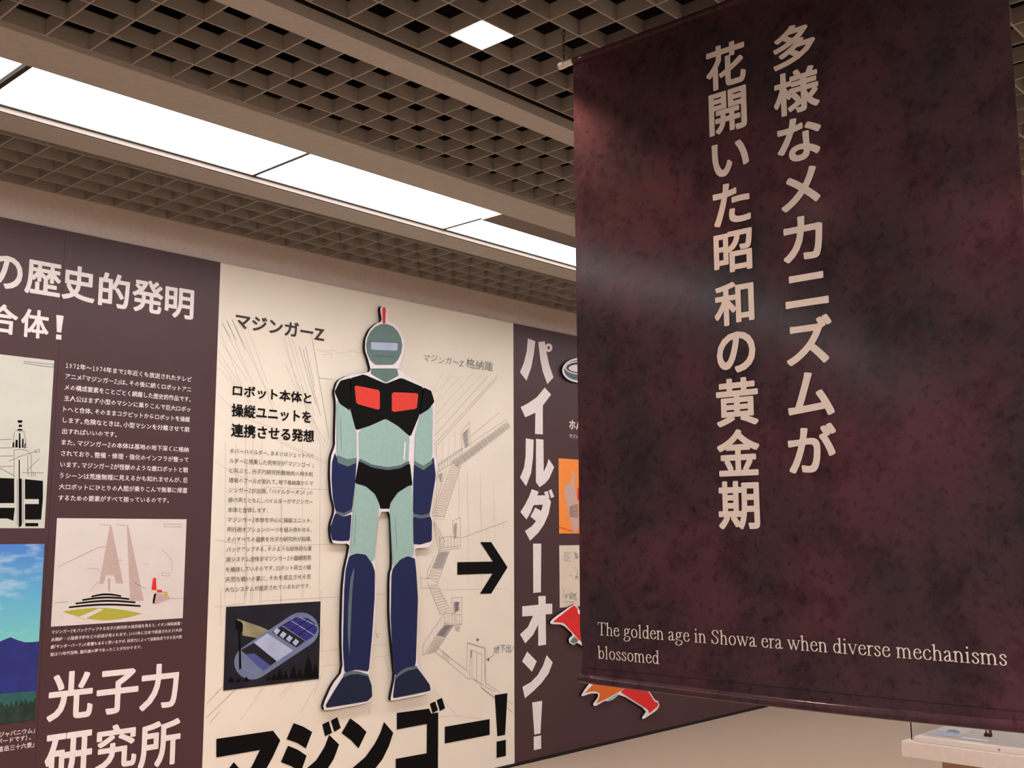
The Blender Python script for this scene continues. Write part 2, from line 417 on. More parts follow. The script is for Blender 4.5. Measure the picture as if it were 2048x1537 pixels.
# headline characters, each fitted to its own ink box
sh = Chars(wall_at(.0009), M['white'], pB); shA = Chars(wall_at(.0009), M['white'], pA)
for ch, L, Rt, T, B in (('歴', (225,0), (552,0), (262,535), (500,885)), ('史', (560,0), (860,0), (740,605), (860,940)),
                        ('的', (890,0), (1172,0), (960,655), (1090,985)), ('発', (1195,0), (1475,0), (1270,715), (1400,1035)),
                        ('明', (1490,0), (1752,0), (1505,775), (1700,1085))):
    tgt = shA if ch == '歴' else sh
    wtext(tgt, ch, c1(*L), c1(*Rt), c1(*T), c1(*B), BOLD)
wtext(shA, 'の', (-24, 560), (45.4, 560), (14, 512), (8, 577.5), BOLD)
wtext(shA, '体', c1(188,0), c1(442,0), c1(262,985), c1(340,1255), BOLD)
wtext(shA, '合', (-26, 640), c1(162,0), c1(40,945), c1(100,1222), BOLD)
e0 = wp(*c1(508, 1040)); e1 = wp(*c1(575, 1046)); e2 = wp(*c1(548, 1200))[1]
b0 = wp(*c1(535, 1220))[1]; b1 = wp(*c1(540, 1265))[1]
def exclaim(sh, x0, x1, zt, zm, zd, zb):
    w_ = x1-x0
    sh2 = Sheet(sh.place); sh2.poly([(x0, zt), (x0+w_*.2, zm), (x1-w_*.2, zm), (x1, zt)]); sh2.poly([(x0+w_*.14, zd), (x0+w_*.14, zb), (x1-w_*.14, zb), (x1-w_*.14, zd)])
    sh2.build(sh.name, sh.m, sh.parent)
exclaim(shA, e0[0], e1[0], e0[1], e2, b0, b1)
shP = wsheet()
P1 = ['1972年～1974年まで2年近くも放送されたテレビ', 'アニメ『マジンガーZ』は、その後に続くロボットアニ', 'メの構成要素をことごとく網羅した歴史的作品です。',
      '主人公はまず小型のマシンに乗りこんで巨大ロボッ', 'トへと合体、そのままコクピットからロボットを操縦', 'します。危険なときは、小型マシンを分離させて脱', '出すればいいのです。',
      'また、マジンガーZの本体は基地の地下深くに格納', 'されており、整備・修理・強化のインフラが整って', 'います。マジンガーZが怪獣のような敵ロボットと戦',
      'うシーンは荒唐無稽に見えるかも知れませんが、巨', '大ロボットにひとりの人間が乗りこんで無事に帰還', 'するための要素がすべて揃っているのです。']
paragraph(shP, P1, c2(563,112), c2(1636,232), c2(497,1290), short=(6, 12), bold=.012)
P2 = ['マジンガーZをバックアップする光子力研究所の設定画を見ると、イオン採取装置・', '太陽炉・小型原子炉などの記述が見られます。1966年に日本で放送されたSF人形',
      '劇『サンダーバード』の影響もあると思いますが、科学力によって自給自足できる巨大施', '設は70年代当時、最先端の夢であったことが分かります。']
paragraph(shP, P2, c3(503,1132), c3(1776,1082), c3(493,1382), short=(3,), bold=.012)
for ch, L, Rt, T, B in (('光', 443, 865, (665,200), (480,672)), ('子', 900, 1287, (1230,172), (1000,607)), ('力', 1303, 1662, (1480,133), (1345,572)),):
    wtext(sh, ch, c4(L, 400), c4(Rt, 400), c4(*T), c4(*B), BOLD)
for ch, L, Rt, T in (('研', 423, 858, (850,742)), ('究', 888, 1272, (1080,697)), ('所', 1290, 1676, (1650,638))):
    x0, x1 = wp(*c4(L, 900))[0], wp(*c4(Rt, 900))[0]; zt = wp(*c4(*T))[1]
    sh.text(ch, x0, x1, zt-(x1-x0)*.99, zt, BOLD)
tag(shP.build('body_lettering', M['white'], pB), kind='stuff')
shA = wsheet()
P3 = ['よび「ジャパニウム」', '美術ボードです）。', '版画「富岳三十六景」']
for i, (t, Rx, yt) in enumerate(zip(P3, (69.8, 62, 68.4), (1455, 1469, 1483.5))):
    xr, zt = wp(Rx, yt); hgt = .0262
    v, f = line_mesh(t, .012); a, b, c_, d_ = bbox(v); sc_ = .0262
    shA.add([(xr-(b-x)*sc_, zt-.024+y*sc_, e) for x, y, e in v], f)
tag(shA.build('body_lettering', M['white'], pA), kind='stuff')
# ---- pictures printed on the left panels
def card(name, parent, m, TL, TR, BR, BL, off=.0012, label=None, lay=None):
    o = Sheet(wall_at(off)).poly([wp(*TL), wp(*TR), wp(*BR), wp(*BL)]).build(name, m, parent)
    if label: o['label'] = label
    return o
def rect(px0, py0, px1, py1, py0r=None, py1r=None):
    return (px0, py0), (px1, py0r if py0r is not None else py0), (px1, py1r if py1r is not None else py1), (px0, py1)
# black and white diagram (top left)
xa, za = wp(108.5, 721.8); xb, zb_ = wp(88.5, 1057.2); xl = wp(-40, 900)[0]; xa = (xa+xb)/2
d1 = Sheet(wall_at(.0012)).poly([(xl, za), (xa, za), (xa, zb_), (xl, zb_)]).build('diagram_print', M['paper2'], pA); d1['label'] = 'pale print with black cutaway diagram'
def sub(parent, name, m, polys=(), lines=(), off=.002, wd=.0016, label=None):
    s_ = Sheet(wall_at(off))
    for p in polys: s_.poly([wp(*a) for a in p])
    for l in lines: s_.line([wp(*a) for a in l], wd)
    o = s_.build(name, m, parent)
    if label: o['label'] = label
    if len(lines) > 1 or name == 'tree_shape': o['kind'] = 'stuff'
    return o
sub(d1, 'black_block', M['ink'], [[c2(-120,1090), c2(120,1100), c2(120,1310), c2(-120,1310)], [c2(-120,1350), c2(125,1350), c2(112,1460), c2(60,1440), c2(-120,1445)],
    [c2(212,1105), c2(365,1120), c2(365,1275), c2(212,1275)], [c2(330,1275), c2(365,1275), c2(350,1450), c2(212,1450), c2(212,1318), c2(330,1318)], [c2(215,1480), c2(325,1480), c2(325,1508), c2(215,1508)],
    [c2(158,940), c2(168,940), c2(168,1100), c2(185,1100), c2(185,1500), c2(158,1520), c2(158,1100)],
    [c2(105,835), c2(110,790), c2(120,790), c2(120,835)], [c2(128,835), c2(132,770), c2(150,770), c2(150,835)], [c2(158,840), c2(160,712), c2(172,712), c2(175,840)], [c2(185,835), c2(188,760), c2(200,760), c2(200,840)], [c2(206,840), c2(208,800), c2(216,800), c2(216,845)],
    [c2(148,602), c2(192,602), c2(186,625), c2(154,625)], [c2(158,640), c2(186,640), c2(186,660), c2(158,660)], [c2(150,675), c2(190,678), c2(190,690), c2(150,690)]])
sub(d1, 'thin_line', M['pencil'], lines=[[c2(118,845), c2(118,1090)], [c2(125,860), c2(160,850), c2(230,860), c2(265,900), c2(265,1090)], [c2(120,700), c2(105,835)], [c2(205,700), c2(225,840)],
    [c2(130,690), c2(210,700)], [c2(145,920), c2(310,865)], [c2(230,1030), c2(335,930)], [c2(190,1050), c2(370,1052)], [c2(-80,770), c2(95,765)], [c2(-80,840), c2(100,838)], [c2(-80,910), c2(110,908)], [c2(-80,1000), c2(110,995)],
    [c2(75,950), c2(145,925)], [c2(0,1010), c2(115,1075)], [c2(205,100), c2(455,125), c2(452,150), c2(205,115), c2(205,100)], [c2(300,860), c2(335,850), c2(335,875), c2(305,878), c2(300,860)],
    [c2(235,900), c2(238,1080)], [c2(280,1040), c2(282,1085)], [c2(300,1050), c2(302,1085)], [c2(196,1110), c2(196,1480)], [c2(145,1110), c2(145,1500)]], wd=.0022)
# blue landscape
zt = wp(87.2, 1088.4)[1]; zb2 = wp(70.5, 1439.6)[1]; xr_ = (wp(87.2, 1088.4)[0]+wp(70.5, 1439.6)[0])/2
d2 = Sheet(wall_at(.0012)).poly([(xl, zt), (xr_, zt), (xr_, zb2), (xl, zb2)]).build('landscape_print', sky_print(zb2+.42*(zt-zb2), zt), pA); d2['label'] = 'blue sky, navy mountain and green forest print'
def zz(f): return zt-(zt-zb2)*f
def lx_(px): return wp(px, 1280)[0]
rg = [(xl, zz(.5)), (lx_(-20), zz(.53)), (lx_(0), zz(.545)), (lx_(10), zz(.535)), (lx_(20), zz(.525)), (lx_(35), zz(.545)), (lx_(50), zz(.56)), (lx_(65), zz(.562)), (xr_, zz(.56))]
Sheet(wall_at(.0018)).poly([(xl, zz(.84)), (xr_, zz(.84))] + rg[::-1]).build('mountain_shape', M['hill'], d2)
Sheet(wall_at(.0022)).poly([(xl, zz(1)), (xr_, zz(1)), (xr_, zz(.84)), (xl, zz(.83))]).build('meadow_shape', M['green1'], d2)
tr = [(xr_, zz(1)), (xl, zz(1)), (xl, zz(.9))]; x = xl
while x < xr_-.02:
    tr += [(x+.008, zz(.9+random.uniform(0, .02))), (x+.016, zz(.872+random.uniform(0, .02)))]; x += .022
tr += [(xr_, zz(.88))]
Sheet(wall_at(.0026)).poly(tr[::-1]).build('forest_shape', M['green2'], d2)
# tower drawing, replaced by plain towers, mound and lawn
d3 = card('tower_print', pB, M['paper'], (112, 1034.5), (371.8, 1041.3), (365.7, 1239.2), (103.2, 1251.5), label='pale print with pinkish towers over striped mound')
zc0 = wp(240, 1038)[1]; zc1 = wp(235, 1245.5)[1]; xc0 = wp(108, 1140)[0]; xc1 = wp(369, 1140)[0]
bpy.data.meshes[d3.data.name]; d3.data.clear_geometry(); d3.data.from_pydata([(xc0, D-.0012, zc0), (xc1, D-.0012, zc0), (xc1, D-.0012, zc1), (xc0, D-.0012, zc1)], [], [(0, 1, 2, 3)])
if not d3.data.materials: d3.data.materials.append(M['paper'])
sub(d3, 'tower_shape', M['pinkgrey'], [[c3(1068,110), c3(1085,110), c3(1200,670), c3(1130,670), c3(1110,590), c3(1030,590), c3(1010,670), c3(965,680)],
    [c3(1236,110), c3(1250,110), c3(1400,840), c3(1270,840)], [c3(1050,620), c3(1075,620), c3(1072,750), c3(1055,750)], [c3(1480,830), c3(1510,760), c3(1640,790), c3(1660,820), c3(1500,880)]])
def dome(f0, f1, yy):
    y0, y1 = yy; n = 9
    top = [c3(f0+(f1-f0)*k/n, y0+(y1-y0)*k/n - 22*math.sin(math.pi*k/n)) for k in range(n+1)]
    bot = [c3(f0+(f1-f0)*k/n, y0+(y1-y0)*k/n + 16 - 20*math.sin(math.pi*k/n)) for k in range(n+1)]
    return top + bot[::-1]
sub(d3, 'mound_stripe', M['ink'], [dome(890, 1180, (792, 788)), dome(800, 1260, (826, 816)), dome(735, 1320, (860, 848)), dome(670, 1370, (896, 884)), [c3(1500,775), c3(1522,765), c3(1505,860), c3(1485,870)]])
lens = [c3(610,945)] + [c3(610+775*k/10, 945+20*k/10 - 45*math.sin(math.pi*k/10)) for k in range(1, 10)] + [c3(1385,965)] + [c3(1385-775*k/10, 965-20*k/10 + 75*math.sin(math.pi*k/10)) for k in range(1, 10)]
sub(d3, 'lawn_shape', M['lime'], [lens])
sub(d3, 'path_shape', M['paper'], [[c3(760,1000), c3(820,1020), c3(1010,925), c3(960,915)]], off=.0026)
sub(d3, 'red_block', M['red2'], [[c3(1490,620), c3(1520,615), c3(1525,735), c3(1475,735)], [c3(1530,730), c3(1580,735), c3(1580,760), c3(1530,758)]])
sub(d3, 'yellow_block', M['yellow'], [[c3(1585,750), c3(1635,755), c3(1632,795), c3(1600,785)]])
sub(d3, 'thin_line', M['pencil'], lines=[[c3(970,95), c3(1080,108)], [c3(1135,95), c3(1240,108)], [c3(560,510), c3(960,320), c3(1040,310)], [c3(530,860), c3(660,850)], [c3(870,750), c3(960,650)],
    [c3(1600,90), c3(1765,95), c3(1765,120), c3(1600,118), c3(1600,90)], [c3(1580,340), c3(1670,440), c3(1680,560)], [c3(1580,565), c3(1655,570), c3(1650,600), c3(1580,595), c3(1580,565)],
    [c3(1650,820), c3(1780,815)], [c3(850,525), c3(940,525), c3(990,570)], [c3(1130,445), c3(1190,445)], [c3(1410,480), c3(1450,485)], [c3(1320,670), c3(1420,720)], [c3(1300,650), c3(1350,690)]], wd=.0014)
# ---- cream panel: lettering
sh = wsheet(3)
wtext(sh, 'マジンガーZ', c5(172,400), c5(932,560), c5(190,365), c5(930,615), .022)
tag(sh.build('title_lettering', M['grey_ink'], pC), kind='stuff')
sh = wsheet(3)
for t, L, Rt, T, B in (('ロボット本体と', (150,1000), (822,1100), (190,975), (790,1145)), ('操縦ユニットを', (140,1200), (820,1260), (180,1138), (780,1310)), ('連携させる発想', (135,1370), (845,1420), (180,1308), (843,1478))):
    x0, x1 = wp(*c5(*L))[0], wp(*c5(*Rt))[0]; sh.text(t, x0, x1, wp(*c5(*B))[1], wp(*c5(*T))[1]-.004, .024)
tag(sh.build('heading_lettering', M['ink'], pC), kind='stuff')
sh = Chars(wall_at(.0027), M['ink'], pC)
zt_ = wp(*cb(1868, 90))[1]; zb3 = wp(*cb(1868, 480))[1]
# large foot lettering
def cut(place, m, parent, f, polys):
    o = Sheet(place)
    for p in polys: o.poly([wp(*f(*a)) for a in p])
    return o.build('character', m, parent)
for g in ([[(100,368),(452,317),(497,377),(450,480),(395,580),(320,660),(262,610),(320,540),(370,437),(100,483)], [(208,512),(275,590),(380,700),(310,760),(160,575)]],
          [[(580,270),(640,292),(695,325),(655,427),(600,392),(535,370)], [(545,410),(605,435),(660,472),(625,572),(560,535),(500,512)], [(800,343),(862,403),(830,490),(780,570),(700,640),(560,700),(540,600),(640,570),(720,500),(770,420)], [(757,278),(798,258),(818,330),(775,352)], [(810,255),(850,233),(872,300),(832,325)]],
          [[(930,240),(985,280),(1032,325),(982,427),(935,375),(877,332)], [(1140,263),(1198,330),(1170,415),(1130,495),(1060,585),(1000,640),(880,690),(850,590),(945,549),(1025,480),(1085,395),(1120,325)]],
          [[(1220,207),(1420,180),(1434,211),(1477,204),(1475,575),(1213,612),(1213,492),(1405,457),(1407,275),(1220,310)], [(1425,150),(1458,135),(1475,190),(1442,208)], [(1468,127),(1500,113),(1520,178),(1487,195)]]):
    cut(wall_at(.0027), M['ink'], pC, cb, g)
x0, x1 = wp(*cb(1518, 300))[0], wp(*cb(1796, 300))[0]
sh.poly([(x0, wp(*cb(1518, 293))[1]), (x0, wp(*cb(1518, 397))[1]), (x1, wp(*cb(1796, 343))[1]), (x1, wp(*cb(1796, 245))[1])])
exclaim(sh, wp(*cb(1828, 100))[0], wp(*cb(1907, 100))[0], zt_, wp(*cb(1865, 348))[1], wp(*cb(1865, 380))[1], zb3)
ar = W([(362,480), (635,476), (537,326), (622,326), (748,520), (622,722), (535,724), (632,568), (362,577)], (820, 1000), 3.843)
wsheet(3).poly(ar).build('printed_arrow', M['ink'], pC)
P4 = ['ホバーパイルダー、あるいはジェットパイ', 'ルダーに搭乗した兜甲児が「マジンゴー！」', 'と叫ぶと、光子力研究所敷地内の排水処', '理場のプールが割れて、地下格納庫からマ', 'ジンガーZが出現。「パイルダーオン！」の',
      '掛け声とともに、パイルダーがマジンガー', '本体と合体します。', 'マジンガーZ本体を中心に操縦ユニット、', '飛行用オプションパーツを組み合わせる。', 'そのすべての連携を光子力研究所が指揮、',
      'バックアップする。そのような総体的な運', '用システム全体がマジンガーZの臨戦態勢', 'を維持しているのです。ロボット同士の破', '天荒な戦いの裏に、それを成立させる巨', '大なシステムが設定されているわけです。']
sh = wsheet(3); paragraph(sh, P4, c6(142,85), c6(946,140), c6(107,1468), short=(6,), bold=.0)
tag(sh.build('body_lettering', M['body_ink'], pC), kind='stuff')
sh = wsheet(3)
def hand(sh, t, L, Rt, T, B, slope):
    v, f = font_mesh(t, -.006); x0, x1 = wp(*L)[0], wp(*Rt)[0]; z1, z0 = wp(*T)[1], wp(*B)[1]
    v = fit(v, x0, x1, z0, z1)
    v = [(x + .12*(z-z0) + .0012*math.sin(x*160+z*90), z + .004*math.sin(x*38), e) for x, z, e in v]; sh.add(v, f)
hand(sh, 'マジンガーZ', cr(103,0), cr(410,0), cr(115,262), cr(400,360), 0)
hand(sh, '格納庫', cr(428,0), cr(632,0), cr(440,296), cr(620,398), 0)
hand(sh, '地下出', cq(640,0), cq(768,0), cq(650,1122), cq(760,1172), 0)
sh.line([wp(*cq(796,1128)), wp(*cq(780,1160)), wp(*cq(772,1172))], .003)
sh.line([wp(*cq(645,1190)), wp(*cq(600,1226))], .003)
sh.poly([wp(*cq(585,1228)), wp(*cq(605,1213)), wp(*cq(608,1243))])
sh.poly([wp(*cq(518+9*math.cos(a), 1077+11*math.sin(a))) for a in [k*.7 for k in range(9)]])
tag(sh.build('handwriting', M['slate_grey'], pC), kind='stuff')
# ---- cream panel: pencil drawing
P = []; F = []
def L_(f, *pts, to=None): (to if to is not None else P).append([f(*p) for p in pts])
for a, b in (((165,560),(255,405)), ((190,560),(330,430)), ((200,640),(380,440)), ((190,740),(480,410)), ((195,800),(550,425)), ((215,600),(300,420))): L_(cr, a, b, to=F)
for a, b in (((190,890),(600,430)), ((200,940),(675,425)), ((210,960),(665,455)), ((200,945),(205,1240)), ((215,1110),(400,985)), ((465,895),(685,715)), ((210,1125),(740,765)), ((205,1175),(330,1100))): L_(cr, a, b)
for x in (250, 300, 345): L_(cr, (x, 925-(x-250)*.8), (x-3, 1085-(x-250)*.6), to=F)
L_(cr, (398,1020), (390,868), (455,785), (465,975))
for x in range(220, 400, 22): L_(cr, (x, 1105-(x-215)*.62), (x+2, 1165-(x-215)*.62))
def hatch(f, a0, a1, b0, b1, n, to, jit=4):
    pts = []
    for k in range(n+1):
        t = k/n; j = random.uniform(-jit, jit)
        pts.append((a0[0]+(a1[0]-a0[0])*t+j, a0[1]+(a1[1]-a0[1])*t)); pts.append((b0[0]+(b1[0]-b0[0])*t+j, b0[1]+(b1[1]-b0[1])*t))
    to.append([f(*p) for p in pts])
hatch(cr, (320,1090), (740,785), (370,1135), (768,830), 44, P)
hatch(cr, (330,1100), (180,1500), (385,1130), (262,1515), 22, F); L_(cr, (330,1080), (178,1500)); L_(cr, (385,1130), (262,1515)); L_(cr, (165,1508), (265,1515)); L_(cr, (275,1160), (170,1490))
hatch(cr, (398,880), (420,985), (447,838), (450,968), 12, P, 2)
hatch(cr, (205,1195), (235,1260), (250,1180), (240,1240), 6, P, 1)
for x, y0 in ((375,1170), (440,1160), (540,1175), (640,1235), (205,1260)): L_(cr, (x, y0), (x-2, 1540), to=F)
for x in (447, 548, 652): L_(cq, (x, 0), (x-2, 640 if x < 600 else 320), to=F)
L_(cq, (330,265), (325,165), (385,135), (385,370)); hatch(cq, (332,190), (335,300), (360,180), (358,290), 10, P, 1)
L_(cq, (225,300), (290,282), (382,292)); L_(cq, (215,385), (250,370), (382,355)); L_(cq, (215,392), (382,374))
for x in (228, 260, 290, 315, 340, 362): L_(cq, (x, 290), (x, 372))
L_(cq, (180,160), (272,330)); L_(cq, (180,170), (215,385)); hatch(cq, (183,185), (225,380), (190,175), (270,350), 11, F)
L_(cq, (170,150), (268,150), to=F); L_(cq, (225,392), (135,610)); L_(cq, (302,392), (205,655)); hatch(cq, (222,400), (170,520), (298,402), (250,530), 12, P, 2); hatch(cq, (168,525), (140,600), (248,540), (210,640), 4, F)
L_(cq, (190,430), (130,560), (130,610)); L_(cq, (85,585), (85,682), (205,675)); L_(cq, (90,605), (150,605)); L_(cq, (160,660), (212,660))
L_(cq, (135,640), (232,890)); L_(cq, (215,675), (312,850)); 
for k in range(10): L_(cq, (150+8.6*k, 690+21*k), (222+9.2*k, 688+18*k))
L_(cq, (320,890), (318,755), (397,750), (397,960)); L_(cq, (335,880), (335,787), (377,787), (377,860)); hatch(cq, (337,790), (337,870), (374,790), (374,850), 12, P, 1)
L_(cq, (250,890), (262,870), (390,885)); L_(cq, (260,948), (320,958), (395,955)); L_(cq, (260,955), (320,968), (395,962))
for x in (262, 285, 300, 322, 340, 352, 365, 380): L_(cq, (x, 880), (x, 950), to=F if x % 2 else P)
L_(cq, (265,960), (105,1190)); L_(cq, (332,968), (200,1165)); hatch(cq, (262,965), (200,1040), (328,970), (268,1060), 14, P, 2); hatch(cq, (198,1048), (120,1180), (262,1075), (195,1168), 13, F)
L_(cq, (250,890), (102,1110), (96,1195)); L_(cq, (96,1195), (190,1172)); hatch(cq, (340,970), (385,968), (345,1010), (383,1020), 7, F)
for k in range(5): L_(cq, (235-28*k, 925+45*k), (232-28*k, 985+45*k), to=F)
L_(cq, (205,1135), (430,1310)); L_(cq, (190,1165), (450,1382))
for k in range(5): L_(cq, (252+11*k, 1160+9*k), (254+11*k, 1215+9*k)); 
L_(cq, (435,1312), (440,1103), (578,1147), (581,1418)); L_(cq, (440,1098), (578,1140)); L_(cq, (455,1382), (464,1152), (552,1190), (548,1442)); L_(cq, (475,1165), (475,1372)); L_(cq, (512,1178), (510,1392))
L_(cq, (450,1382), (476,1370), (545,1416)); L_(cq, (545,1442), (650,1520)); L_(cq, (580,1412), (690,1480)); hatch(cq, (462,1160), (465,1215), (475,1165), (470,1210), 6, P, 1); L_(cq, (574,1150), (574,1400))
L_(cq, (390,297), (745,165)); L_(cq, (230,695), (752,683), to=F); L_(cq, (720,190), (715,210))
L_(cb, (1700,0), (1826,75)); L_(cb, (1908,135), (1942,152)); L_(cb, (1745,50), (1826,115)); L_(cb, (1900,170), (1942,205)); L_(cb, (1440,60), (1610,240), to=F); L_(cb, (1475,232), (1600,225), (1740,245), to=F)
for a, b in (((60,455),(280,900)), ((100,435),(330,1000)), ((145,425),(500,1150)), ((205,450),(545,1320)), ((270,470),(450,980)), ((40,600),(270,940)), ((25,690),(400,1290)), ((20,830),(230,1060)), ((40,520),(300,1180)), ((30,760),(180,990)),
             ((565,570),(690,930)), ((590,570),(740,1150)), ((625,575),(800,1200)), ((660,590),(850,1250)), ((600,800),(740,1150)), ((690,900),(840,1400)), ((700,960),(900,1500)), ((740,1000),(930,1520)), ((770,1180),(960,1500))): L_(c5, a, b, to=F)
for a, b in (((100,435),(180,600)), ((145,425),(260,690)), ((60,455),(130,580)), ((715,650),(860,1150)), ((750,680),(900,1250)), ((770,650),(850,1000)), ((820,545),(975,1450)), ((880,922),(1005,940))): L_(c5, a, b)
L_(c5, (15,1050), (200,1250), (640,1400), to=F); L_(c5, (865,680), (900,690), (960,700), (1000,680), (1060,715), (1120,705), (1170,685), (1220,710), (1290,700), to=F); L_(c5, (915,725), (1000,720), (990,760), to=F)
for x in (100, 640, 840, 1010, 200): L_(c6, (x, 30), (x-8, 1537), to=F)
for x in (290, 365, 450): L_(c6, (x, 0), (x-4, 1537), to=F)
L_(c6, (302,200), (298,1500)); L_(c6, (640,600), (636,1000), to=F)
for a, b in (((470,455),(1090,480)), ((440,1020),(1090,1005)), ((0,960),(290,1010)), ((600,0),(1080,215)), ((620,25),(1080,238)), ((0,210),(140,300)), ((140,300),(300,380))): L_(c6, a, b, to=F)
for a, b in (((80,0),(78,500)), ((410,0),(410,190)), ((500,0),(500,210)), ((625,0),(625,210)), ((1230,0),(1230,110)), ((1480,0),(1480,160)), ((630,160),(1740,100)), ((0,245),(410,190)), ((0,1450),(110,1360)), ((140,1537),(290,1395)), ((530,1537),(680,1355)),
             ((920,1537),(1070,1315)), ((1490,530),(1500,865)), ((1500,865),(1720,835)), ((1470,1075),(1740,1040)), ((1370,1500),(1520,1120))): L_(c7, a, b, to=F)
L_(c7, (920,90), (920,195)); L_(c7, (1728,900), (1728,1010))
for a, b in (((40,150),(140,45)), ((35,240),(220,60)), ((60,270),(120,200))): L_(cb, a, b)
for a, b in (((250,250),(400,50)), ((620,210),(740,0)), ((490,100),(570,20)), ((1050,180),(1050,220))): L_(cb, a, b, to=F)
def cc(x, y): return (620+x/5.125, 1140+y/5.125)
for a, b in (((660,900),(810,880)), ((680,255),(800,245)), ((755,900),(815,1060)), ((640,770),(800,770))): L_(cc, a, b, to=F)
L_(cc, (675,655), (690,690), (712,690)); L_(cc, (680,672), (715,652))
sh = wsheet(1)
for l in F: sh.line([wp(*p) for p in l], .0017)
tag(sh.build('faint_pencil_line', M['pencil_faint'], pC), kind='stuff')
sh = wsheet(2)
for l in P: sh.line([wp(*p) for p in l], .0019)
tag(sh.build('pencil_line', M['pencil'], pC), kind='stuff')
# ---- night picture, plain stand-in in the same colours
xn0, xn1 = wp(448.8, 1300)[0], wp(638.8, 1280)[0]; zn0, zn1 = wp(545, 1209)[1], wp(540, 1370.5)[1]
d4 = Sheet(wall_at(.0036)).poly([(xn0, zn0), (xn1, zn0), (xn1, zn1), (xn0, zn1)]).build('night_print', M['night'], pC); d4['label'] = 'dark night print of a pale basin among trees'
def nsub(name, m, polys=(), lines=(), off=.0044, wd=.003): return sub(d4, name, m, polys, lines, off, wd)
nsub('light_beam', M['glowbeam'], [[c7(300,405), c7(640,520), c7(790,590), c7(600,680), c7(380,640), c7(370,520)]], off=.004)
def stad(g=0):
    out = []
    for k in range(9):
        a = R(62 + 180*k/8 - 30); out.append((0, 0))
    A = (510, 1015); B = (1195, 560); rad = 250-g
    ux, uy = (B[0]-A[0]), (B[1]-A[1]); L = math.hypot(ux, uy); ux /= L; uy /= L; nx, ny = -uy, ux
    pts = []
    for k in range(11):
        a = math.pi*k/10 - math.pi/2; pts.append(c7(B[0]+rad*(math.cos(a)*ux+math.sin(a)*nx), B[1]+rad*.97*(math.cos(a)*uy+math.sin(a)*ny)))
    for k in range(11):
        a = math.pi*k/10 + math.pi/2; pts.append(c7(A[0]+rad*(math.cos(a)*ux+math.sin(a)*nx), A[1]+rad*.97*(math.cos(a)*uy+math.sin(a)*ny)))
    return pts
nsub('basin_shape', M['steelblue'], [stad()], off=.0048)
nsub('pale_floor', M['paleblue'], [[c7(725,610), c7(1085,850), c7(860,1000), c7(535,740)]], off=.0053)
nsub('dark_pit', M['night'], [[c7(535,740), c7(850,1000), c7(770,1060), c7(540,890), c7(420,900), c7(355,845)], [c7(920,510), c7(1250,720), c7(1130,810), c7(785,590)]], off=.0056)
nsub('blue_floor', M['midblue'], [[c7(420,900), c7(540,890), c7(770,1060), c7(670,1140)]], off=.0058)
pans = []
for i in range(4):
    x, y = 805+88*i, 560+52*i; pans.append([c7(x+50, y-30), c7(x+100, y+10), c7(x+50, y+70), c7(x, y+25)])
nsub('pale_block', M['paleblue'], pans, off=.006)
nsub('blue_pane', M['deepblue'], [[c7(935,495), c7(1060,435), c7(1150,385), c7(1290,400), c7(1390,470), c7(1420,560), c7(1380,640), c7(1265,715)]], off=.006)
nsub('glazing_bar', M['paleblue'], lines=[[c7(1060,435), c7(1380,640)], [c7(1160,380), c7(1400,500)]], off=.0064, wd=.004)
nsub('dark_bar', M['ink'], lines=[[c7(1050,570), c7(1295,405)], [c7(1150,635), c7(1390,480)], [c7(1130,390), c7(930,500)]], off=.0066, wd=.004)
nsub('light_pole', M['ink'], [[c7(325,560), c7(345,560), c7(358,1100), c7(328,1115)], [c7(285,430), c7(350,440), c7(380,480), c7(378,580), c7(330,600), c7(290,540)]], off=.0068)
trees = []
for bx, h_, w_ in ((900,180,90), (980,140,80), (1090,220,100), (1180,150,80), (1300,330,150), (1400,220,80), (820,90,80), (740,60,60), (220,90,90), (320,60,60), (430,80,70)):
    g = 1300 - (bx-120)*.055
    n = 4; pl = [(bx-w_/2, g)]
    for k in range(n): pl += [(bx-w_/2*(1-k/n), g-h_*(k+.8)/(n+.8)), (bx-w_/2*(1-(k+1)/n)*1.0-w_*.05, g-h_*(k+.75)/(n+.8))]
    pl.append((bx, g-h_)); pl += [(2*bx-a, b) for a, b in pl[::-1][1:]]
    trees.append([c7(min(max(a, 130), 1448), min(b, g)) for a, b in pl])
nsub('tree_shape', M['ink'], trees, off=.0062)
